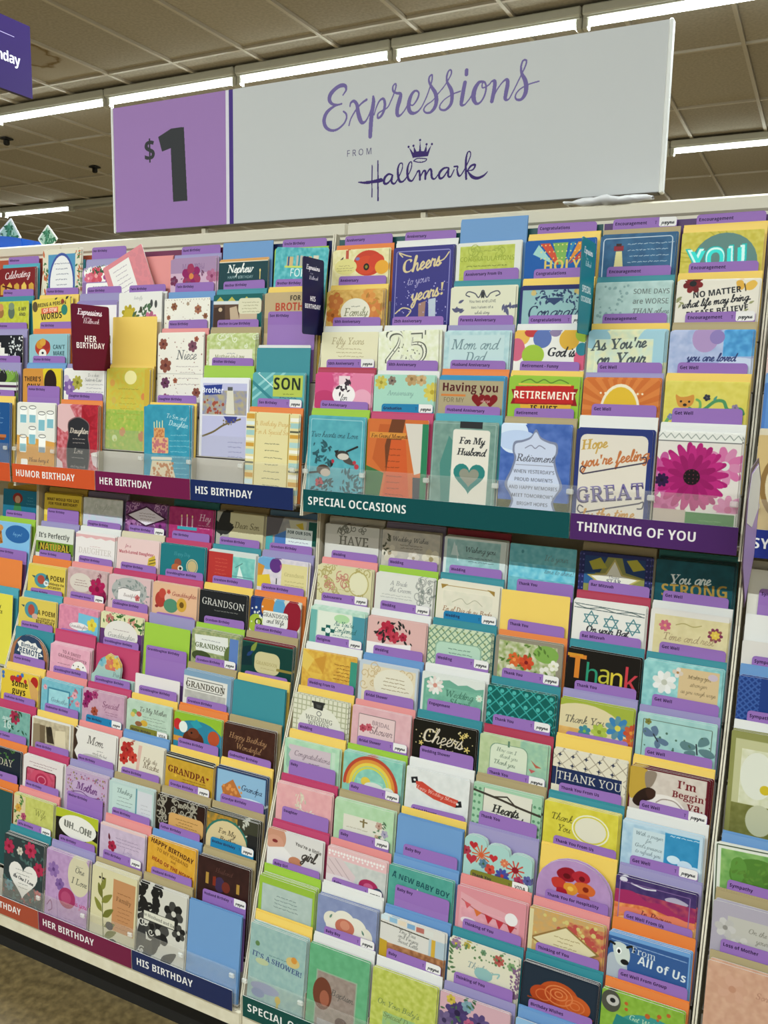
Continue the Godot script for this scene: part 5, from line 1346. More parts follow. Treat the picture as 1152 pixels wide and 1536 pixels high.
L03|magenta card with three candles and white script|T|Her Birthday|n=2|n a02a64 b03a70 4 4;r 28 26 3 22 e8c0d0;r 40 24 3 24 e8c0d0;r 52 26 3 22 e8c0d0;o 29 22 1.5 3 f0d8a0;o 41 20 1.5 3 f0d8a0;o 53 22 1.5 3 f0d8a0;r 20 48 44 8 3a9aa8;t 80 30 20 e8d0dc i 0 Hey;q 80 42 30 2 7 d8a0bc
L04|cream card with black fern leaves and Dear Son script|K|Grandson Birthday|n=3|b c8c09a;r 0 0 28 140 a8a69a;e 10 62 60 75 2a2a28;e 12 56 30 30 2a2a28;e 10 44 28 20 2a2a28;e 8 34 24 10 2a2a28;e 12 58 30 130 2a2a28;e 10 44 26 140 2a2a28;t 64 38 18 6a6248 i 0 Dear Son;q 64 48 40 1 4 988f70
L05|geometric watercolor card FOR OUR SON on white panel|B|Grandson Birthday|n=3|n 8a8a8a a09a94 3 3;p 5f5a5e 0,0 34,0 24,40 0,50;p b8b49a 44,4 80,4 78,34 50,30;p b8a030 58,14 72,8 76,30;p 4a78b8 18,44 40,30 40,80 18,80;p 4aa0a8 0,50 14,44 14,80 0,80;p 0f4a40 84,4 100,4 100,60 84,60;r 40 24 52 60 d8e0e0;t 66 36 8.5 2a3a3e b 0 FOR OUR SON;q 66 46 42 3 9 889
L06|grey and white card with engraved HAVE lettering|W|Wedding|n=4|b c4c2ba;r 0 24 100 116 d0cdc6;z 6a6a60 1.3 12 5 24 6 50 16;t 54 46 24 55544c e 0 HAVE;t 54 45 22 c8c6bc e 0 HAVE;t 54 46 23 77766c e 0 HAVE
L07|grey cream card with white blossoms lettered Wedding Wishes|L|Wedding|n=3|n b0aaa0 c0b8aa 4 5;t 48 24 12 555 i 0 Wedding Wishes;q 50 32 50 2 6 776f66;f 14 52 16 d0c8b8 9a8a70 6;f 86 56 18 d4ccb8 9a8a60 6;f 56 58 12 d8d0c4 a89a80 6;g 5a5a4a 14 4 0 14 20 40 8
L08|aqua card in white border with Wishing You script|R|Wedding|n=3|b d0d8d4;n 8ab4b4 a4c8c8 4 4 5 6 86 134;p c8dcdc 12,40 16,10 26,40;l d8e4e4 1.5 20,20 24,50;t 58 30 13 4a5a5c i 0 Wishing you;q 60 42 40 2 8 5a7074
L09|turquoise watercolor card with script ending in shine!|-|Thank You|n=1|n 5fa8b4 7abcc4 4 4;n 5ab0c8 8accd8 4 9 0 40 100 30;o 20 16 2 3 4a8a94;t 70 30 14 6a8a8c i 0 It's your;t 76 56 15 5a7a84 i 0 time to shine!
L0A|navy bordered card with mosaic star of yellow and blue|C|Bar Mitzvah|n=2|b 22265a;r 8 8 84 132 8a8a4a;p 1f3a6a 8,8 40,8 30,40 8,44;p a8a03a 14,20 30,10 40,30 20,36;p 1f3a6a 60,8 92,8 92,44 66,36;p b0a63a 66,12 80,8 92,26 76,32;p 2a5a8a 8,44 24,40 20,64 8,64;d 5a5a9a 1.2 5 8 1 6 6 130;d 5a5a9a 1.2 5 8 94 6 6 130;p b8a860 50,10 62,40 88,46 68,64 50,56 32,64 12,46 38,40;p e4e0d0 50,16 60,43 82,48 66,62 34,62 18,48 40,43;t 50 50 7 667 i 0 Unique;t 50 59 9 556 E 0 STAR
L0B|deep teal card lettered You are STRONG in white and gold|T|Get Well|n=5|b 14525c;n 14525c 0f4650 3 5;t 44 44 22 e4e8e6 I -4 You are;t 52 66 27 a8863e b -4 STRONG
L0C|white card with green ribbon drawing|W|Sympathy|n=1|b d8d4c8;c 4a6a5a 2 30,60 26,36 40,28 60,30;p 2a7a6a 20,52 50,62 40,80 20,80
L1a|light blue card with cartoon giraffe and speech bubble|G|Humor Birthday|n=2|b 7fb4d8;p b87a3a 6,20 16,14 24,60 10,66;o 14 18 9 7 c88a4a;w 8a5020 12 3 6 24 18 36 2.4;o 64 30 34 20 2a5f9a;t 64 34 10 8ab8d8 i 0 hey you!
L10|cream card reading It's Perfectly NATURAL on green band|L|Humor Birthday|n=2 t=20|b d2d2c8;r 0 38 100 32 6a8a2c;t 48 28 16 4a4a44 b 0 It's Perfectly;t 50 62 24 2a2010 b 0 NATURAL;t 50 61 21 c8a038 b 0 NATURAL
L11|white card lettered DAUGHTER with scalloped pink top|W|Daughter Birthday|n=3|b e2dad6;p d8a8a8 0,4 100,4 100,14 88,10 76,14 64,10 52,14 40,10 28,14 16,10 0,14;q 50 34 30 1 4 c8a8a8;t 50 54 18 c0b4ac e 0 DAUGHTER
L12|pink card For a Much-Loved Daughter with gold stripes|C|Daughter Birthday|n=3|b dfc0bc;t 26 22 9 8a2a3a i 0 for a;t 46 38 12 9a2a3c E 0 Much-Loved Daughter;p c8a83a 76,44 90,34 94,56 84,70 74,62;l 4a4a2a 1.5 78,50 92,44;l 4a4a2a 1.5 78,58 92,52
L13|teal card with gift and round badge|M|Granddaughter Birthday|n=2|b 1f7078;o 40 44 8 8 8a4a3a;o 36 56 10 7 b0603a;o 46 58 6 6 d8d0c0;o 46 58 3 3 2a2a2a;r 26 60 10 10 b85a3a;O 72 50 12 14 c8b48a 2;o 72 50 10 12 bfa878;t 48 26 10 4a9098 i 0 Happy Day
L14|card split in red verse and aqua sailing scene|T|Grandson Birthday|n=3|b c8cfc8;r 0 4 52 136 b03430;q 26 20 34 5 9 c85a4a;n 6ab0a8 84c4b8 4 4 52 10 46 130;p d8e4dc 62,60 66,30 76,60;l 4a6a6a 1.2 58,36 72,24;r 52 56 46 2 5a8a88
L15|abstract watercolor card with cream Grandson panel|L|Grandson Birthday|n=2|n c8c0c8 d8ccd0 4 4;o 20 10 20 14 6aa0c8;o 36 16 12 14 5a3078;p c88a34 0,14 14,20 8,50 0,54;p d8b838 0,44 24,38 30,70 0,70;p a8508a 44,14 50,10 46,26;r 48 10 50 110 d4c78e;t 73 38 10 a89a68 e 0 Grandson;q 73 50 36 2 8 a89a68;r 38 46 2 14 333
L16|cream lace card with curling pink and green scrolls|P|Quinceanera|s n=3|b cfc79c;z a89a60 1.6 36 4 0 0 100 70;z b87a6a 1.6 10 6 16 20 40 30;o 76 34 16 20 d8d2b0;O 76 34 18 22 a89a5a 1.4;q 50 52 50 1 4 b8ad84
L17|white lace wedding card lettered A Bride|G|Wedding|s n=3|b d4d2c8;t 40 24 12 8a8a88 i 0 A Bride;t 44 38 12 8a8a88 i 0 the Groom;q 36 46 60 2 6 a8a8a0;z 9a9a94 1.4 18 4 74 6 24 50;g 8a9088 14 5 70 6 28 60 8
L18|cream Spanish wedding card with gold corner frame|T|Wedding|n=3 b|b dcd4bf;l 9a7a3a 1 8,16 8,10 90,10 90,18;p 9a7a3a 6,8 18,8 8,18;p 9a7a3a 92,10 80,8 92,20;n d2cdb8 dcd4c0 3 4 10 20 80 34;t 50 64 12 8a5a3a i 0 En el Dia de su Boda;c a8a48c 1 26,44 40,34 50,44 62,34 74,44
L19|blank yellow envelope facing out over a Thank You divider|-|Thank You|n=1 env=Y|b d8bc58;n d8bc58 e0c466 3 4
L1A|white Bat Mitzvah card with three blue six pointed stars|R|Bat Mitzvah|n=3 t=4|b dedad2;l 4a5a5a 1 2,8 98,14;l 4a5a5a 1 2,16 98,20;c 4a5a5a 1 4,10 20,16 40,12 60,18 80,14 96,20;S 26 36 11 4a7a80 6;S 54 40 11 4a7a80 6;S 84 42 11 4a7a80 6;t 48 62 15 2a2a30 I 0 On your Bat
L1B|cream card Time and rest with pink and gold flowers|W|Get Well|n=2|n d3c594 dccfa2 3 4;r 0 0 100 10 dcd6ce;r 0 10 6 130 dcd6ce;f 20 30 9 c05a78 d8a070 7;f 84 36 11 7a3050 d8b848 9;f 84 36 7 d8b848 e0c868 7;c a89a60 1.2 34,26 44,22 56,26 66,22;t 50 56 16 a08a68 i 0 Time and rest;q 50 66 60 1 4 b8a880
L1C|white card showing above purple Sympathy divider|W|Sympathy|n=1 y=-36 t=26|b d6d0c8
L2a|blank orange envelope facing out|-||n=1 env=O|b d8742a
L20|yellow card A POEM to celebrate with round bird|O|Humor Birthday|n=3 y=-6|b d6bc4e;o 38 40 20 16 4a8a94;o 36 38 10 10 a84a3a;o 50 46 7 6 d8e0e0;p 2a4a5a 18,36 10,30 20,30;t 72 36 16 3a2a14 b 0 A POEM;t 72 48 8 4a3a20 b 0 to celebrate the;t 72 58 10 4a3a20 b 0 occasion
L21|rose card with cream oval label and magenta blossom|P|Granddaughter Birthday|s n=3|n b89a98 c8a8a8 4 4;o 34 36 28 20 d0c4b8;q 34 30 40 3 7 8a6a6a;f 76 46 24 a81a50 7a1038 7;f 92 64 12 8a1a48 5a1030 5;g 8a4a5a 12 4 56 10 40 30 8
L22|dusty pink card with grey floral wreath and white label|M|Goddaughter Birthday|n=3|b d0b0b0;o 50 36 42 28 a8a8a4;g 8a9490 50 4 8 8 84 52 9;p e4dcd8 24,30 76,30 76,60 24,60;c 6a6a6a 1.2 24,34 40,28 60,32 76,28;t 50 50 10 8a7a78 i 0 Beautiful;f 70 50 7 c06a6a 8a3a3a 5
L23|peach card with red and green blossoms lettered Granddaughter|M|Granddaughter Birthday|n=3|b d8ac8a;o 18 42 12 16 a83a30;o 22 26 8 10 b84438;o 34 36 7 9 d8b0a0;o 42 54 16 14 4f8468;o 66 48 11 14 c89a3a;o 66 48 5 6 6a4a1a;t 70 28 12 8a3a34 i 0 Granddaughter;f 36 20 5 c85a4a 8a2a2a 5;o 10 60 4 3 8a3030
L24|black card with white arched GRANDSON lettering|Y|Grandson Birthday|n=2|b 1e2022;t 50 36 22 d0ccc4 e 2 GRANDSON;t 50 36 20 d8d4cc e 2 GRANDSON;q 54 46 50 1 4 8a8a84
L25|multicolor balloon card reading GRANDSON and Wife on white tag|O|Grandson Birthday|n=2|b cfc8b8;o 12 26 18 34 1f2f66;p 1f3a74 10,0 24,4 20,80 6,80;o 36 20 14 22 cc7a2c;o 58 22 12 22 5a9ac0;o 84 34 18 30 8a1a2c;o 14 62 16 18 9ab03a;p 1a2a5a 46,54 74,54 66,80 54,80;w d8d8d0 16 4 4 10 24 60 2;k 26 28 50 36 4 dedcd4;t 51 42 11 2a2a2a e 0 GRANDSON;t 51 56 12 2a2a2a i 0 and Wife;O 18 58 6 6 222 2
L26|mint card As You're Confirmed with dark green cross|W|Religious|s n=3|n a8c8b4 c4d8c8 4 4;r 0 8 12 132 6aa8a0;r 78 10 22 130 4a8a98;p d8dccc 14,8 76,8 76,100 14,100;o 58 20 14 8 a8cc9a;r 30 38 8 30 1f5a54;r 22 46 24 8 1f5a54;o 34 50 5 5 dce4dc;t 62 36 12 2a5a58 i 0 As You're;t 64 50 13 2a5a58 i 0 Confirmed;q 62 58 40 1 4 6a8a84
L27|blush card with red rose spray and black leaves|W|Wedding|n=2|b d2a8a2;f 34 22 14 b02a40 8a1a2c 6;f 26 38 12 c04458 9a2a3c 6;f 46 38 12 b83a4c 8a1a2c 6;f 62 36 8 a82a40 7a1a2a 5;g 2a2a28 28 4 10 8 66 44 9;p e6e0da 40,56 76,50 76,100 0,100 0,56
L28|sage lattice card with framed pale verse plaque|T|Wedding|s n=3|b c0cba8;X 6a8a74 1.6 11 0 0 100 140;d 7a8a5a 1.4 11 11 2 6 96 60;k 12 28 74 56 8 8aa890;k 14 30 70 52 8 aecab4;q 50 42 50 2 9 5a7a6a
L29|photo card of orange roses and white blossoms|O|Thank You|s n=2|b 8a8270;n c8c4ac 8a9a5a 6 8 6 8 86 132;o 76 24 18 14 7aa04a;f 30 44 12 c85a2a e08a4a 7;f 48 46 13 c84a2a 7a1a1a 7;f 26 64 9 d8d0b8 b8a060 5;f 88 44 9 e0dcd0 c0c090 5;f 76 60 10 dcd8cc a8a878 5;g 5a7a34 24 4 6 10 86 60 8
L2A|black card with rainbow capital letters spelling Thank|T|Thank You|n=2|b 16120e;t 15 58 56 cc7a2a b 0 T;t 36 64 46 2a8a6a s 0 h;t 53 60 44 b8b03a s 0 a;t 70 64 46 d0b83a s 0 n;t 88 66 52 c03a44 s 0 k;r 0 10 22 6 cc8a2a;r 12 14 5 40 cc7a2a
L2B|aqua card with white daisy beside tan verse panel|T|Get Well|n=3|n 7ab4b4 9accc8 4 4;r 46 6 50 134 cdb388;q 71 20 28 1 4 7a6a4a;t 71 24 8 6a5a40 i 0 Making you;t 71 38 9 6a5a40 i 0 stronger;t 71 52 8 6a5a40 i 0 as you rough ways;f 28 38 18 e2e0dc b8b8a8 8;f 44 16 8 d8d0c8 a87a4a 4;o 88 16 6 5 c0b0bc
L2C|navy plaid card with embossed Sorry script|B|Sympathy|n=2|b 1f3a7a;X 3a5a9a 2 8 0 0 26 140;t 62 30 18 5a70a8 i 0 Sorry
L3a|bright yellow card with black joke lettering|A|Humor Birthday|n=1|b d8cc4a;t 50 26 13 2a2a14 b 0 FACT:;t 46 42 11 2a2a14 b 0 BIRTHDAY;t 46 56 10 2a2a14 b 0 COMES ONCE
L30|yellow card A POEM about birthday with round bird|A|Humor Birthday|n=2 t=-6|b d2ba54;o 34 30 18 18 4a8a94;o 34 30 9 12 a84a3a;o 44 46 8 6 c8a090;p 2a4a5a 14,26 6,20 16,20;t 74 40 17 4a3818 b 0 A POEM;t 74 52 9 4a3820 b 0 to celebrate the;t 72 64 13 4a3820 b 0 BIRTHDAY
L31|pink and blue card with white script and yellow bloom|P|Granddaughter Birthday|n=2|b d88aa0;n d88aa0 c87a94 4 4;p 6fb4cc 50,14 100,18 100,80 50,80;f 84 40 14 d8c84a b89a2a 5;o 52 50 24 8 e4dcd8;t 52 54 10 7a6a70 i 0 Granddaughter;l 4a8aa0 1 30,64 90,70
L32|floral card with white oval and purple lower band|P|Granddaughter Birthday|n=2|b d4d0a4;r 0 42 100 98 5a3468;f 22 16 12 b06a60 d8b0a0 6;f 74 20 14 c88878 e0c0a8 6;g 3f6a34 36 5 0 0 100 40 11;o 50 52 40 30 dad4cc;q 50 40 40 1 4 988;t 50 60 14 8a8a84 i 0 Granddaughter;g c8b83a 6 4 70 66 24 14 10
L33|blank lime green envelope facing out beside GRANDSON photo card|L|Granddaughter Birthday|n=1 env=G y=-4 e=4|b 93b832
L34|photo card lettered GRANDSON on white label over trees|G|Grandson Birthday|s n=4|n 7a8a5a a8a878 6 8;p d8d8d0 6,12 76,8 78,40 70,52 10,50;q 40 22 40 1 4 888;t 42 42 14 4f5a34 E 0 GRANDSON;o 84 50 14 20 5a6a3a;o 22 62 20 10 3f4a2a;r 80 8 18 132 5a78b0
L35|dark green card with cream Grandson plaque|K|Grandson Birthday|n=3|b 0f3a34;r 0 0 100 4 6a1420;r 0 4 100 3 2a5a4a;p 0a2a30 0,20 18,14 22,60 0,64;e 18 30 22 60 7a8a3a;e 10 40 16 40 1f3a6a;k 26 24 50 50 12 c4b98a;t 50 54 9 9a8a58 e 0 GRANDSON;q 50 62 34 1 4 a8986a;r 70 56 30 6 8a7a3a
L36|gold geometric card with brown verse|W|Wedding From Us|n=2|n c8963c d8b04a 5 4;p d8b858 0,0 22,20 10,50 0,40;p c08a34 22,20 44,6 40,50;p d8b04a 10,50 40,50 26,70;q 74 22 32 5 8 7a4a1a;r 88 10 12 130 3a8a74
L37|cream scroll card in light blue border with verse|B|Bridal Shower|n=2|b b8c0c8;r 6 8 90 132 d6c8aa;z c0a880 1.4 20 4 8 10 86 60;o 60 44 34 28 d9d2be;q 60 30 40 4 8 8a7a5a
L38|sea green shell card with white daisy lettered Wedding Wishes|W|Engagement|n=2 t=6|b d2d4cc;p 6aa08a 4,14 16,6 30,12 44,8 58,16 72,12 86,18 98,14 98,140 4,140;n 6aa08a 7ab098 4 6 8 24 88 116;f 22 24 16 dcdcd4 c88a7a 11;f 92 34 6 c8dcc8 d8b8a8 8;t 60 42 16 3f6a58 i 0 Wedding;t 62 58 15 3f6a58 i 0 Shower
L39|dark teal diamond lattice card with small flowers|T|Thank You|n=2 s|b 0f5a54;X 3a9a94 1.8 18 0 0 100 140;d 4aa8a0 3 18 18 4 9 100 120
L3A|lime card with cream swoop and daisies lettered Thank You|L|Thank You|n=3|b 9aa63c;o 34 60 60 44 d3c49a;n cc9a54 d8aa62 4 4 0 56 40 40;t 34 44 16 5a5448 i -3 Thank You;f 80 40 19 3a78a8 d0c04a 9;f 56 54 13 a8b84a 7a8a2a 7;f 36 58 10 3a7a94 7ab04a 6;f 98 44 12 b84a30 d08a3a 7;f 94 66 9 c85a30 e0a050 6
L3B|aqua card with two slate butterflies and thin frame|L|Get Well|n=2|n 94bcb8 a4c8c2 3 4;K 8 10 86 124 1 5a6a5a 1;P 5a7088 23,40 12,42 8,32 12,26 20,32;P 5a7088 24,38 18,26 24,20 28,28 27,36;P 5a7088 26,42 36,42 42,48 38,54 30,50;P 5a7088 26,46 32,54 28,62 24,54;l 2a3038 1.6 22,36 28,48;P 5a7a7c 74,42 60,38 56,46 62,54 74,50;P 5a7a7c 72,52 62,58 66,70 74,66 76,56;P 5a7a7c 78,42 80,28 88,24 92,34 84,42;P 5a7a7c 80,48 92,46 100,56 92,62 82,56;l 2a3038 1.8 76,40 78,58;w 4a6a5a 14 4 10 18 84 50 1.4;f 14 14 5 7a7a3a 5a5a2a 5;q 46 64 30 2 6 7aa8a4
L3C|tall olive framed card with white lilies|W|Sympathy|n=3 full|b 8a8a50;r 6 10 94 130 bab88c;n c8c8a4 d6d4bc 4 4 14 22 86 70;t 50 36 9 8a8a68 i 0 May God Comfort;o 34 54 20 30 d8d8c8;o 62 62 16 26 dcdcd0;o 80 48 14 22 d4d4c0;o 44 70 6 6 c8b02a;n 6a6a34 7a7a44 5 5 6 92 94 48;o 40 110 16 20 b8b89a
L40|brown arch card reading Birthday REMOTE in white burst|T|Humor Birthday|cut=arch n=2|b a06a48;o 50 60 40 52 2a3f5a;p e4e0d8 18,24 26,16 36,20 46,14 56,20 66,16 72,26 84,30 80,40 88,48 76,52 74,62 60,58 50,64 40,58 28,60 28,50 18,46 24,36;t 50 34 13 2a3f5a b 4 Birthday;t 52 52 18 2a3f5a b 4 REMOTE
L41|pink card Sweet Granddaughter with white dog oval|M|Granddaughter Birthday|n=5 y=-6 e=14|b d69aac;n d69aac dca4b4 3 4;t 54 22 10 8a5a68 b 4 TO A SWEET;t 56 34 10 8a5a68 b 4 GRANDDAUGHTER;q 34 48 30 2 9 8a5a68;o 74 60 20 22 e8e2da;o 72 62 8 10 c8a05a;d 3a3a3a 1.4 12 12 60 46 30 30
L42|mint pop-up card with pastel flower bunch|M|Granddaughter Birthday|cut=pop n=2|b a0b8ae;f 22 22 14 7ab0bc 4a8a94 6;f 44 14 14 d0b45a b08a3a 6;f 46 34 16 c86a5a d09a4a 6;f 60 24 12 d8b04a c08a3a 6;r 0 44 100 96 9ab8b0;t 66 58 13 6a7a7a i 0 Princess;q 60 66 50 1 4 7a8a88
L43|white card below wide purple Granddaughter divider|-|Granddaughter Birthday|n=1 y=-34 t=2 w|b dcd4d0
L44|white card with boxed GRANDSON lettering and blue edge|K|Grandson Birthday|n=3|b 7a98b0;r 0 14 92 126 d6d2ca;K 8 20 74 24 1 4a4a44 1.2;t 46 40 18 4a4438 E 0 GRANDSON;n b8b4ac a8a49c 4 4 4 48 86 20
L45|blank teal envelope facing out by Wedding Wishes card|Y||n=2 env=T|b 2d7884;n 2d7884 32808c 3 4
L46|cream gingham card WEDDING WISHES with black bow|Y|Wedding|n=2|b d3d0ba;X2 a8a88a 2 8 0 0 100 140;o 50 72 40 42 d8d5c4;r 34 10 24 4 2e2e2c;p 2e2e2c 36,12 56,14 54,28 38,26;p 4a4a46 42,16 52,17 50,24 43,23;O 48 36 4 4 555 1;t 48 54 12 5a5a50 e 3 WEDDING;t 48 66 12 5a5a50 e 3 WISHES
L47|pink BRIDAL Shower card with thin frame and rose|P|Bridal Shower|s n=2|b cfa0a4;n cfa0a4 d6aaae 3 4;r 12 16 62 124 d8bcba;K 12 16 62 124 1 7a6a6a 1;t 50 36 11 7a6468 s 3 BRIDAL;t 50 54 18 7a6468 i 0 Shower;f 20 46 7 b04a58 8a2a3a 6;f 30 42 7 c05a68 8a2a3a 6
L48|black card with curly Cheers and gold stars|T|Wedding Shower|n=2 t=8|b 16140e;t 46 44 34 8a7a64 i 2 Cheers;t 46 44 33 d0c4b0 i 2 Cheers;w c8b88a 40 4 4 8 92 50 1.4;S 78 20 4 d0b86a 5;S 86 44 4 d0b86a 5;S 14 48 3 d0b86a 5;S 84 14 3 d0b86a 5
L49|mint watercolor card with cream tag and red birds|R|Thank You|s n=2 t=4|n a8b88a b8c49a 4 4;n 8ab098 a0c0a0 4 7 60 0 40 70;k 16 14 56 80 10 6a8a74;k 17 15 54 78 10 cdd4bc;r 42 6 3 12 5a7a64;t 40 30 9 5a6a5a i 3 How can I;t 44 42 9 5a6a5a i 3 thank you;t 38 56 10 5a6a5a i 3 Thank you;p b05a48 76,34 84,42 92,46 84,48;p b85a58 74,52 84,54 78,60
L4A|cream and navy card with starred lattice reading THANK YOU|Y|Thank You From Us|n=3 e=10|b d8cfb8;X 9a8f7a 1 18 0 -4 100 46;s 9 9 3.4 222840 4;s 27 9 3.4 222840 4;s 45 9 3.4 222840 4;s 63 9 3.4 222840 4;s 81 9 3.4 222840 4;s 9 27 3.4 222840 4;s 27 27 3.4 222840 4;s 45 27 3.4 222840 4;s 63 27 3.4 222840 4;s 81 27 3.4 222840 4;r 0 34 94 34 1f2c50;r 6 34 1 34 d8cfb8;t 51 56 21 dcd4c4 e 0 THANK YOU;r 94 34 2 100 d8cfb8
L4B|maroon framed dog photo card lettered I'm Beggin' ya|Y|Get Well|s n=3|b 5a1420;r 2 3 94 140 c8bcb0;P b8963a 0,4 22,4 26,24 16,48 2,60;n d0c4b8 c4b6aa 4 4 24 6 70 130;P 8a7a6a 20,8 34,6 30,30 22,36;P e0d8d0 24,60 34,46 52,44 66,54 74,72 60,84 34,84;P 2a1a14 6,66 12,48 24,36 34,40 32,54 20,64 14,74;P 3a241c 22,40 32,38 34,50 26,56;o 44 80 14 7 2a1a16;c 9a8a80 1.5 36,60 44,52 58,52 68,62;t 72 26 17 6a1a20 E 2 I'm;t 76 44 17 6a1a20 E 2 Beggin';t 84 62 17 6a1a20 E 2 ya.
L50|yellow card reading some guys with red and blue flags|Y|Godfather Birthday|n=2 t=6|b d8b83a;w 3a6ab0 8 4 4 4 60 20 5;w b02a2a 8 5 10 4 60 20 5;o 88 20 10 12 a82420;p c89a5a 70,10 100,40 96,80 80,60;t 50 40 20 1a1410 b 0 some;t 48 60 20 1a1410 b 0 guys
L51|light blue card with pink blossom frame lettered Godmother|P|Godmother Birthday|n=3|b 6aa8b8;n 6aa8b8 7ab4c0 4 4;K 18 20 54 60 1 3a7a90 3;n 90c0c8 9accd0 3 4 20 22 50 56;g c06a78 18 4 66 10 32 40 8;f 10 20 6 d8a0a8 a85a68 5;f 84 24 8 d8a0a8 a85a68 5;f 92 44 7 d0909c a85a68 5;t 46 54 13 5a7a84 i 2 Godmother
L52|mauve card with magenta flowers lettered Special|M|Her Birthday|b n=3|b b890a4;n b890a4 c09aac 4 4;f 14 18 13 8a1a58 5a0a38 6;f 30 10 9 a03a6a 6a1a48 6;f 8 38 9 8a2a60 5a0a38 6;f 30 52 10 a04a3a 6a2a1a 6;t 66 36 18 7a4a66 i 0 Special;q 70 48 40 2 6 8a6078
L53|mint card To My Mother with small flower basket|Y|Mother Birthday|v n=2|b a8beaa;n a8beaa b4c8b4 3 4;t 58 24 13 4a4a44 i 0 To My Mother;q 58 36 44 2 7 7a8a7a;o 18 28 6 5 7aa05a;o 28 32 6 5 b0584a;o 14 36 5 5 c8b05a;o 40 52 8 6 c8a03a;o 28 56 8 5 8a5a3a;q 70 52 44 2 7 7a8a7a
L54|lime and teal card with brown bear and balloons|O|Grandma Birthday|n=2|b 8ab030;o 50 70 60 46 2a7a94;p 2a90a0 34,20 48,10 60,24 46,34;o 42 60 22 18 5a2a18;o 42 44 12 10 6a3420;o 38 44 2 2 111;o 8 30 9 11 b82a2a;o 20 34 9 11 d8dcd4;o 84 46 12 14 b04a2a;r 0 58 20 12 c88a3a
L55|brown card with bronze script Happy Birthday to a Wonderful|K|Godmother Birthday|n=3 t=2|b 3a1f18;n 3a1f18 43271e 3 4;t 46 34 15 a8805a i 2 Happy Birthday;t 48 56 15 a8805a i 2 Wonderful
L56|lilac card in mint frame with Congratulations script|Y|Baby|n=2|b 9cc4a4;n 9cc4a4 b0d0b0 3 4;r 8 12 76 128 c4b2b8;p 8ab09a 4,18 12,24 8,36 14,50 8,66 4,60;t 50 36 14 7a6a74 i 2 Congratulations;q 56 46 30 3 7 7a6a74;r 86 10 6 130 b8d0b8
L57|pale teal card with arched rainbow and clouds|G|Baby|s n=4|n 7ab4a4 8cc4b0 3 4;A 48 66 44 b04430 5;A 48 66 39 d08a3a 5;A 48 66 34 d8c04a 5;A 48 66 29 c8c44a 3;n 8ac0b0 98ccb8 3 4 26 52 44 88;o 40 56 8 8 d8bc4a;o 54 64 16 8 d0d4c8;o 78 66 10 7 d4d8cc
L58|white card with red banner Happy Wedding Shower|W|Bridal Shower|n=2 t=10|b cfd0cc;n cfd0cc dadad6 3 4;p 1e1e22 8,20 18,16 20,28 10,32;p 1e1e22 76,50 88,44 90,56 80,60;p c04434 16,26 26,24 50,38 84,44 80,60 46,54 18,40;t 48 46 9 e8d4cc i 8 Happy Wedding Shower;o 14 24 2 2 dadad6;o 83 52 2 2 dadad6
L59|mint edged card Hearts touched with dark branch|K|Thank You|n=3 t=-4|b 9cc0a0;d 5a8a68 2 7 10 3 10 12 120;d 5a8a68 2 7 10 90 20 8 120;r 16 6 70 134 d4d0c0;l 5a5a50 1 16,6 16,140;l 5a5a50 1 86,16 86,140;l 3a342c 3 0,14 40,22 70,30 100,36;l 3a342c 2 30,20 50,14 64,30;t 48 50 19 2a2a26 I 0 Hearts;t 52 66 18 2a2a26 I 0 touched
L5A|yellow card Thank You with white dotted circle|T|Thank You From Us|n=4|n c8ba3a d4c84a 3 4;O 64 40 24 22 e0dcc0 2;o 64 40 21 19 d8d2bc;t 24 34 15 5a5420 i 2 Thank;t 28 54 15 5a5420 i 2 You
L5B|blue sky card with white prayer panel and clouds|W|Get Well|s n=2|b b8ccd8;n 9ab8cc b4ccd8 4 4 0 6 56 134;n 2f82ae 3a8cb8 3 4 54 8 42 132;q 76 12 40 1 4 d0dce4;r 14 12 40 110 c0d0d4;t 34 24 8 5a6a72 i 2 With a prayer;t 34 34 8 5a6a72 i 2 for;t 34 46 8 5a6a72 i 2 God's presence;t 34 57 8 5a6a72 i 2 to refresh you;o 66 54 8 6 c8dce4;o 80 60 9 7 c0d4e0;o 92 66 8 6 c8dce4
L5C|tilted card with green oak tree photo|B|Sympathy|r=-2.5 n=2|b d8d8cc;K 3 4 94 132 1 3a4a34 1.4;n 6a9a50 8ab068 4 4 8 10 84 120;o 50 50 32 26 4f7a30;P 5a8a3a 20,30 30,20 38,36 34,60 22,62;P 4a6f2c 56,44 70,36 84,46 80,62 62,64;g 5f8a38 40 4 18 26 64 36 9;r 46 64 5 16 4a3a24;o 80 92 24 8 d0d4c0
L60|teal floral sweet sixteen card with magenta rose|M|Sweet Sixteen|n=1|n 6a9a90 7aa89c 4 4;f 60 18 16 a02a48 6a1228 7;g 2f5a44 20 4 30 0 60 60 10;t 38 30 15 e0e4dc i 0 sweet;t 40 52 24 d8dcd4 e 0 16
L61|sepia photo card of a hooded portrait|Y|Mom Birthday|n=2|n a89a80 c0b294 5 3;p 8a7a60 0,20 20,16 26,100 0,100;p 3a3024 36,20 50,18 58,60 40,60;o 46 30 6 10 2a241c;p d2c4a4 60,24 84,20 90,110 58,110;p 6a5a44 20,18 34,18 36,110 24,110;K 2 2 94 136 1 d8d4cc 3
L62|white card lettered Mom with dark blossom edge|P|Mom Birthday|n=2|b d8d2ca;p 3a2a20 0,0 8,6 4,20 10,40 2,60 12,80 0,100;t 50 34 24 5a5450 i 2 Mom;q 62 46 20 1 4 8a8680;t 62 58 8 6a6660 i 4 simply the best;o 46 66 24 6 b8b0a8
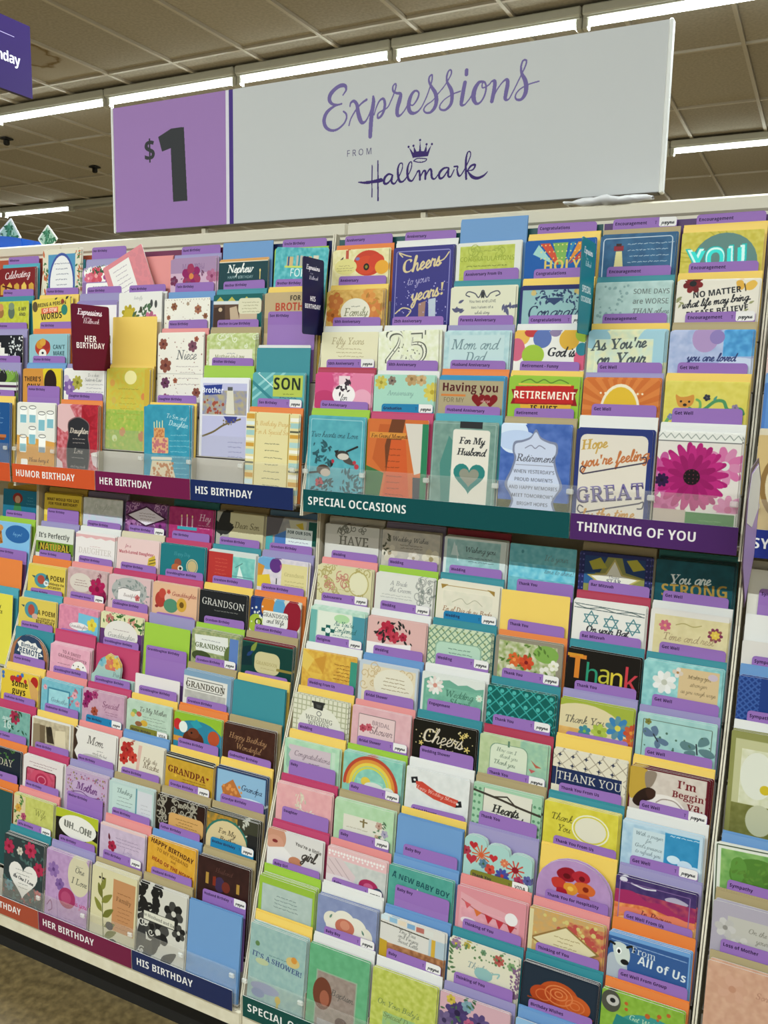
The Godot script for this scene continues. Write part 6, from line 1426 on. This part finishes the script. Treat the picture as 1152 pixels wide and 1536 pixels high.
L63|cream card with red blossoms lettered Madre|B|Madre Birthday|n=3 e=6|b d6cdb8;f 18 22 16 b02a28 7a1414 6;f 32 38 12 c04034 8a1a18 6;f 12 46 12 b8342c 7a1414 6;p d0a89a 44,4 52,4 46,70 40,70;g b04a3a 12 4 6 4 36 20 8;t 70 40 12 6a5a48 i 2 Feliz dia;t 72 56 17 6a5a48 i 2 Madre
L64|mustard card with dark red GRANDPA lettering|Y|Grandpa Birthday|s n=2|b b8902a;r 0 0 100 10 2e2e2c;r 0 4 100 3 c8c4b4;n b8902a c49a34 4 4 0 12 96 128;t 44 46 27 5a1a14 E 3 GRANDPA;s 22 50 4 d8b03a 5;h 88 38 3 7a1a14;q 60 54 56 2 7 6a4a14
L65|light blue card with slice of pie lettered Grandpa|Y|Grandpa Birthday|n=3|b 2a3a5a;r 3 5 94 135 86acc8;p b06a34 12,44 34,22 56,64 40,76 16,60;p 8a3a20 16,60 40,76 38,84 18,70;w d08a48 14 4 16 30 36 36 3;t 70 42 15 1f2a40 i 2 Grandpa;o 70 66 30 8 d0dce0
L66|pink card with white pressed flower garland|M|Daughter|n=3 t=16|b d69a9c;n d69a9c dca4a4 3 4;g dcd0b8 26 4 34 14 20 44 8;g e0d6c4 20 5 34 44 40 16 7;c d8c8b4 1.4 40,16 38,34 48,48 66,54
L67|mint christening card with cross and small flowers|K|Baby|s n=3|n a4c49a b0cca8 3 4;r 16 28 70 112 d4cfbf;r 49 30 3 18 7a6a44;r 44 35 13 3 7a6a44;f 76 36 7 b89a8a 8a5a4a 5;f 86 50 7 a8a0b0 6a6a8a 5;f 74 62 6 c8b090 8a6a4a 5;q 40 54 40 1 4 a8a08a;g 5a7a5a 10 4 66 28 30 40 7
L68|blank light blue envelope facing out behind Baby Boy divider|Y|Baby Boy|n=3 env=B|b 6a98cc;n 6a98cc 729ed0 3 4
L69|aqua scalloped card with red hearts and folk flowers|L|Thank You|v cut=scallop n=3 t=10|b a0c4bc;h 14 20 7 b02a30;S 26 36 13 c85a34 12;h 44 36 7 b83034;f 60 40 7 c86a4a e0a070 8;S 76 48 12 c04434 10;o 76 48 5 5 8a1a24;h 12 48 9 b0303c;f 30 52 8 5a7a94 3a5a3a 6;f 40 60 9 c84a3a 8a2a2a 5;f 58 66 12 3a4a9a b03a3a 9;f 4 34 8 a83a4a 7a1a2a 6;f 82 70 10 a83a5a 7a1a3a 7;f 94 62 8 5a5a94 3a3a6a 6
L6A|lilac rounded card with dark red and gold pansies|Y|Thank You for Hospitality|cut=arch n=2|n a884b0 b08cb8 3 4;P 8a1424 26,30 34,18 46,16 52,26 48,40 34,42;P a82430 46,28 56,16 68,20 70,32 58,40;P b8342c 20,44 30,38 40,46 36,58 24,58;P c8602a 52,40 66,36 78,44 76,56 62,60 52,52;P d0882e 38,46 50,44 56,56 48,66 38,60;o 46 54 4 3.6 e0b048;o 40 32 5 4 5a0a14;o 60 30 4 4 6a0e18;o 66 48 4 4 7a2010;P a01c2c 28,58 40,58 42,72 30,74;P b84a2a 56,60 70,58 72,72 58,74;p a87aa8 0,80 30,84 20,140 0,140
L6B|sunset card with crimson and orange clouds|L|Get Well From Us|n=2|b 3a2a5c;n 3a2a5c 4a3a6a 4 4;o 10 6 5 4 d0ccd4;P a8a0b4 62,22 74,16 90,22 84,28 68,28;c d0ccd4 2 20,10 36,14 50,12;n 7a2458 a84458 5 5 0 26 100 26;n c8603a e09a58 6 5 0 46 100 50;P 9a2a5a 0,30 22,24 40,36 60,34 80,46 100,42 100,52 70,52 40,46 0,50;P d8785a 0,62 24,54 50,58 74,50 100,58 100,66 60,66 20,70;P e0a868 10,74 40,66 80,70 100,64 100,80 10,84;K 6 10 86 124 1 8a6a9a 1;t 52 66 13 6a2a34 i 2 In Prayer
L6C|grey lilac card with pale floral On the loss panel|K|Loss of Mother|n=2|b a8a0ac;r 18 22 82 60 b8b4aa;f 16 44 14 c0bcb8 8a8680 6;f 34 66 12 c4c0b8 9a948a 6;t 62 44 10 7a766c i 2 On the loss of;t 70 58 10 7a766c i 2 your Mother
L70|dark card with gold DAY lettering and green vine|O|Father Birthday|n=2|b 1c2430;g 4a7a3a 12 4 40 0 60 30 10;t 60 46 22 c8c0a4 e 0 DAY
L71|card with one big pink rose in maroon frame|M|Mom Birthday|n=3|b d6ccc8;q 50 14 70 2 7 8a6a70;k 8 28 76 100 6 5a1a2c;n b03a54 c05a70 5 5 11 31 70 94;o 46 56 26 22 c04a64;o 48 54 16 14 a82a4a;O 48 54 10 8 d07a90 2
L72|lilac card of tiny dots lettered Mother|L|Mother Birthday|n=3|b b49ab4;w 8a7a4a 70 4 6 8 88 74 2;w a04a6a 60 5 6 8 88 74 1.6;w 7a5a8a 50 6 6 8 88 74 1.6;o 50 42 34 18 b89ebc;t 50 48 22 6a3f74 I 2 Mother;c 6a3f74 1.4 20,56 40,52 60,60 84,56
L73|pale blue folded card with Thinking verse column|K|Mom Birthday|n=3|b b0c4bf;r 8 6 52 134 b8cbc4;t 34 26 13 5a6a66 i 2 Thinking;q 34 36 32 5 9 7a8a86;r 60 4 3 136 5a8a98;r 64 8 32 132 c8c8cc;q 80 40 20 3 9 a8a8ac
L74|dark brown damask card with peach label|K|Father Birthday|n=3|b 1e1612;z 9a9484 2 20 4 4 4 40 60;z 9a9484 2 18 6 48 4 34 40;r 84 4 16 136 2a1612;k 26 34 72 44 8 c89a5c;q 62 46 44 3 7 7a5a2a
L75|card lettered For My Brother on cream dome|K|Brother Birthday|b n=4 t=4|b 3a3a2c;n b8862a 7a6a3a 6 5 0 4 60 40;p 2a6a5a 46,20 56,12 66,26 50,30;g c8c8b8 20 4 50 2 40 40 9;o 40 70 44 48 2a6a60;o 40 72 41 46 cdb98c;t 40 46 14 3a3024 i 3 For My;t 42 64 14 3a3024 i 3 Brother;r 80 30 20 110 222
L76|baby photo card lettered girl in black script|M|Baby Girl|n=2 t=14|b d0cbc6;o 16 18 18 22 c08a70;o 14 30 16 14 c8927a;o 14 26 5 3 7a2a2a;p ddd8d4 0,44 30,34 46,50 40,80 0,80;o 52 60 12 9 b87a5a;t 74 26 9 4a4440 b 6 You're a little;t 74 50 25 3a3430 I 4 girl
L77|baby bootie photo card in pink with pearl dots|P|Baby|s n=2|b d9b0b0;d e4dcd8 2 5 60 4 10 92 4;d e4dcd8 1.6 8 5 4 16 92 4;n b8bab4 c6c6c0 4 4 0 24 100 116;p cfbaba 0,24 24,20 50,50 46,70 0,70;l b09a9a 1.2 4,28 30,60;l b09a9a 1.2 14,24 40,60;l b09a9a 1.2 0,40 20,66;p d8cccb 0,60 30,58 60,66 40,80 0,80;o 72 62 16 12 a02a54;o 72 62 8 6 c05a80;o 88 70 8 9 3a4a5a
L78|sea green card A NEW BABY BOY with small deer|B|Baby Boy|n=2 t=8|b 4a9486;n 4a9486 549c8e 3 4;t 50 30 15 1a4a50 b 5 A NEW BABY BOY;o 10 14 2 2 1a4a50;s 16 44 3 1a4a50 5;s 30 50 3 1a4a50 5;s 90 50 3 1a4a50 5;s 76 62 3 1a4a50 5;o 50 58 11 8 c8ccb8;p c8ccb8 42,52 46,34 54,50;o 38 58 5 4 b05a48;w 3a6a60 8 4 44 52 14 10 2
L79|pink card with hanging heart pennants and moon|P|Thinking of You|n=2 t=-6|b d08890;p d49aa0 6,12 40,24 60,26 92,34 90,140 4,140;n d0909a d89ca4 3 4 8 40 80 100;c a85a60 1.4 8,26 30,40 56,46 88,52;p c8545a 12,28 22,32 16,42;p cc6a34 26,38 38,42 31,52;p b02a34 42,42 54,46 48,60;p b83440 58,46 70,48 64,64;p a82a30 74,48 86,50 80,66;o 80 38 9 10 e2dcda;o 20 66 12 6 e0d0d0
L7A|floral card with tilted cream diamond verse|P|Thinking of You|n=2|n c89a5a b89a6a 6 9;n b05a4a c8a05a 5 10 52 10 48 130;w b04a44 40 4 40 10 60 60 4;w c8b870 30 5 0 8 90 60 3;p 8a6a3a 50,20 96,56 56,92 2,58;p d6caa2 50,23 91,56 56,88 7,58;q 50 44 30 4 8 9a8a60;r 0 4 6 136 d0c498
L7B|blue cartoon dog card lettered From All of Us|O|Get Well From Group|n=3 e=8|b 6a98c8;r 0 8 98 132 33568c;l 8aa4c8 1 4,14 96,18;P a8b0b8 0,50 10,36 22,40 26,70 20,110 0,110;P c4ccc4 6,22 16,16 26,24 28,44 22,58 12,52;o 14 32 3.4 5 f0f0ec;o 14 33 1.8 3 1a1a1a;o 22 50 5 4 1a1a1a;c 1a1a1a 3 8,22 2,20 0,30;c 1a1a1a 3 24,22 30,18 32,26;t 44 30 14 d0d4d4 e 4 From;t 67 50 21 d8dcdc b 6 All of Us;p b8bcc0 20,72 98,92 98,140 20,140;P 4a463c 34,80 44,64 60,68 74,66 84,90 50,90;r 26 66 12 4 2a6a8a
L7C|peach card with faint rose print|K|Loss of Wife|n=2|n c0937a cca288 4 4;f 30 40 20 c89c84 b8866c 7;t 66 44 13 a87a64 i 2 Sorry
L80|dark teal card with orange trim|O|Wife Birthday|n=1|b 1f4a4a;r 0 0 100 5 c8742a
L81|lime wife card with floral side panel and script|P|Wife Birthday|s n=3|b b4b45c;n b4b45c c0c06a 4 4;n c8b490 d0c090 5 4 0 4 30 136;g 4a7a3a 18 4 0 4 30 70 9;f 12 36 9 c89a3a a86a2a 6;f 26 54 8 a84a68 7a2a48 6;t 66 42 18 7a7a3a i 3 Wife;q 66 24 40 1 4 8a8a44
L82|black and lime card reading UH...OH! in white oval|-|Wife Birthday|n=1 t=6|b 1a1612;p a8b02a 0,0 100,0 100,30 60,14 0,24;p b0b03a 70,50 100,60 100,90 80,90;o 52 38 44 24 dedad0;t 52 46 20 6a6a60 b 5 UH...OH!;t 52 46 18 e8e4da b 5 UH...OH!;t 52 46 19 4a4a44 s 5 UH...OH!
L83|lilac card with red bird flower and script|P|Wife Birthday|s n=2|n b8a4b8 c4b0c4 3 4;r 0 0 100 6 d8b8b4;q 60 28 60 3 8 8a7a90;f 28 50 11 a02440 6a1428 5;e 22 38 12 100 5a1a2a;t 62 60 14 9a8aa4 i 2 Love
L84|mustard card HAPPY BIRTHDAY to my husband and HEAD OF THE HOUSE|B|Husband Birthday|n=3 y=4|n cc962e d4a03a 4 4;t 50 22 15 3a1410 b 10 HAPPY BIRTHDAY;t 52 36 10 8a5a1a b 10 TO MY HUSBAND;t 54 46 7 8a5a1a b 10 and;t 52 62 14 7a1a14 b 10 HEAD OF THE HOUSE
L85|dark brown card with gold candles and lettering|K|Husband Birthday|s n=3 t=4|b 2e1a18;n 2e1a18 381f1c 3 4;t 50 28 12 5a3a34 i 2 Husband;p a8823a 16,34 22,34 22,60 16,60;p a8823a 76,40 82,40 82,62 76,62;o 44 54 10 14 3a2a4a;o 56 56 8 10 6a2a20;p 7a2a1a 30,40 36,38 36,60 30,60
L86|lime framed card with pale blue verse panel|G|Expecting|n=5 e=6|b 8fb03a;r 6 16 90 124 a4b4ac;n a4b4ac aebcb4 3 4 8 18 86 122;q 50 36 44 4 8 6a7a78
L87|slate blue card with sleeping baby on white cloud|W|Baby Boy|s n=3 e=6|b 7a84a8;n 7a84a8 848eb0 3 4;o 26 46 14 14 d8d2c0;o 46 40 18 16 dcd6c6;o 66 50 18 18 dcd6c6;o 82 62 12 16 d8d2c0;o 50 58 34 16 dcd6c6;o 48 54 16 14 b86a54;o 48 50 8 8 c8846a;e 22 44 8 60 5a7a6a;e 80 58 8 120 5a7a6a
L88|striped card of newborn feet with white verse band|B|Baby|s n=2 t=26|b d0ccc4;r 0 0 12 10 c8d8dc;r 14 1 12 10 8ab0c8;r 28 2 12 10 d8c8b0;r 42 3 12 10 7aa0c0;r 56 4 12 10 b06a60;r 70 5 12 10 d0d0c8;p 3a3428 0,14 100,22 100,24 0,16;t 42 28 9 4a4a48 i 5 Tiny Toes;t 44 38 9 4a4a48 i 5 and Fingers;t 44 48 9 4a4a48 i 5 Sweet Little;r 76 20 24 34 a8b8c0;r 80 20 6 34 c8a03a;n 8a5a3a b8825a 5 4 10 54 90 40;p b8942a 0,50 12,52 12,90 0,90
L89|cream card framed by small flowers with watering can|T|Thinking of You|n=2|b d3cdb6;f 10 10 9 8a6a94 c8b03a 7;f 26 6 6 b0a04a 6a6a2a 6;f 72 16 9 b05a50 7a2a2a 7;f 50 10 5 6a8a6a 4a6a4a 6;f 90 20 7 7a9a6a 4a6a4a 6;w 5a7a50 40 4 0 2 100 24 1.6;w 7a5a7a 40 5 90 20 10 60 2;g 5a7a50 10 4 0 14 10 60 10;t 46 48 14 7a8a8a i 3 Thinking;o 52 52 13 10 8ab0ac;c 8ab0ac 2 64,46 74,42 72,50
L8A|dark slate card with burnt orange roses|T|Birthday Wishes|n=3|b 1c2734;r 3 4 94 136 212d3a;o 50 44 26 20 b04a20;o 30 52 18 14 a8401c;o 72 54 20 16 bb5424;O 50 44 18 14 d07a48 1.6;O 50 42 11 8 d07a48 1.6;O 50 42 5 4 d07a48 1.4;O 72 54 12 9 cc7040 1.4;O 30 52 10 8 c86838 1.4;O 72 54 6 5 cc7040 1.4;l 8a3a1a 2 10,64 96,68
L8B|lime card with one eyed grey monster|O|Get Well|n=2|n 7aa034 8ab044 5 4;o 12 20 12 16 4a4a40;o 14 18 8 8 b8b4ac;o 14 18 3.4 3.4 222;o 64 54 40 22 3a8a84;t 50 44 11 c8d8b0 i 5 Get Well;w b05a2a 8 4 30 10 60 20 3;p 2a7a74 20,40 60,50 40,90 10,90
L91|dark floral card with white heart For the one I love|T|Wife Birthday|n=4|b 2a3638;g 4a6a64 60 4 0 0 100 140 12;f 12 22 14 a82a4a 7a0e2a 7;f 66 16 15 b0304e 7a0e2a 7;f 88 46 13 a82848 7a0e2a 7;f 88 92 9 b85a5a 7a2a2a 6;f 16 92 11 4a7a84 2a4a54 7;f 60 124 12 6a2a3a 3a141c 7;f 40 24 8 c8c0b0 8a8474 6;g 8a3a3a 20 7 0 90 100 50 10;h 50 72 36 dad4cc;q 50 58 44 2 7 7a7a74;t 50 76 9 2a2a2c I 6 the One I Love;q 50 82 34 2 7 7a7a74
L92|tall lilac card One I Love with dark pink bird flower|L|Wife Birthday|n=3|n a884ac b492b8 4 4;o 78 30 26 36 c8bfa0;t 78 26 14 4a4a44 i 2 One;t 78 46 15 4a4a44 i 2 I Love;q 78 14 20 1 4 887;f 18 34 14 8a68a0 5a3a74 7;f 34 56 11 7a5a94 5a3a74 6;o 52 76 20 18 983058;o 50 76 12 11 a84468;c 7a3a6a 1.6 6,100 14,90 18,104 10,110;t 84 84 14 b03a6a i 0 is you;c 8a6a94 1.4 28,80 32,110 34,140;q 70 112 50 4 9 8a6a94
L93|cream and peach card with olive branch|K|Parents Birthday|n=5 dx=2|b cdc49c;r 48 12 48 90 b88458;q 72 34 34 1 4 7a4a2a;t 72 48 10 5a3a24 e 3 Family;q 72 58 36 6 7 8a5a38;l 4a4a24 1.6 22,10 26,60 34,140;e 22 40 26 70 7a7a34;e 24 52 26 110 6a6a2c;e 24 60 30 40 7a7a34;e 26 76 28 130 7a7a34;e 28 84 30 40 6a6a2c;e 30 104 30 30 6a6a2c;e 32 118 28 20 7a7a34;e 34 128 30 30 6a6a2c;o 44 94 8 6 221e24;o 54 122 9 7 221e24;o 18 18 2.4 2 2a2420;o 26 18 2.4 2 2a2420;r 0 100 100 40 c4bca0;e 34 116 30 30 6a6a2c;o 54 122 9 7 221e24;o 44 96 8 6 221e24;l 4a4a24 1.6 30,96 34,140
L94|black and white damask card with small caption band|K|Father Birthday|n=3|b c8c4b8;z 1a1a1a 5 30 4 0 0 46 60;f 74 34 20 1a1a1a c8c4b8 6;f 44 74 24 1e1e1e c8c4b8 6;f 20 62 18 1a1a1a b8b4a8 6;f 86 62 14 1a1a1a c8c4b8 6;e 24 120 50 60 2a2a2a;e 50 126 44 40 2a2a2a;e 10 110 50 90 333;r 0 92 34 48 3a3a38;z c8c4b8 2 10 7 0 60 40 70;r 12 44 66 16 2a2a28;r 13 45 64 14 d2cebc;t 45 55 7 3a3a36 e 3 the Husband and Dad
L95|blank light blue envelope filling the pocket under Husband divider|-|Husband Birthday|n=2 env=B t=2|b 6d99c6;n 6d99c6 749fca 3 4
L96|pale blue card lettered IT'S A SHOWER! over gold giraffe|Y|Baby Shower|n=4 e=6 x|n 8aa8a4 98b4ac 4 4;o 78 40 12 8 c8b070;o 80 36 5 5 cc8a3a;t 50 54 13 3a4a74 E 5 IT'S A SHOWER!;q 50 42 30 1 4 5a7a7a;o 24 56 12 5 b0b890;o 32 96 26 8 8a90b0;o 20 106 12 7 7a84a8;l c0a83a 4 56,108 54,140;o 56 106 5 6 c8a83a;o 14 30 4 4 5a7a4a
L97|green mat card around a brown baby photo|W|Baby|n=2|b 5a9c70;n 5a9c70 66a87c 3 4;r 14 36 68 104 8aa48a;n 8a7a70 9a8a80 5 6 16 38 64 100;o 26 70 16 24 6a3a2a;o 30 76 8 12 9a5a44;t 58 68 13 5a5450 i 3 Baptism;o 60 104 10 8 4a2a24;n a09a98 aaa4a0 4 4 20 108 60 30
L98|lime watercolor card with teal verse patch|W|Baby|n=2|n a8b048 c0c468 5 5;n 9ab46a 8aac7a 4 4 20 60 50 70;t 42 52 11 6a7a4a i 3 On Your Baby's;t 44 68 11 6a7a4a i 3 Special Day;q 44 84 40 3 8 6a8a6a
L99|pink card with dark violet anemones|L|Thinking of You|n=2|b c8a0a8;f 26 24 18 4a3a6a 2a1f40 8;f 58 30 16 5a4a7a 2a1f40 8;f 8 40 14 6a5a80 3a2f50 7;f 40 10 9 7a9aa4 4a6a74 6;f 44 34 8 b05a7a 7a2a4a 6;f 16 8 7 c8b04a 8a7a2a 6;g 4a6a4a 12 4 0 0 70 40 9
L9A|light blue card at the deck under dark rose card|B|Birthday Wishes|n=1|b 8ab0d0
"""
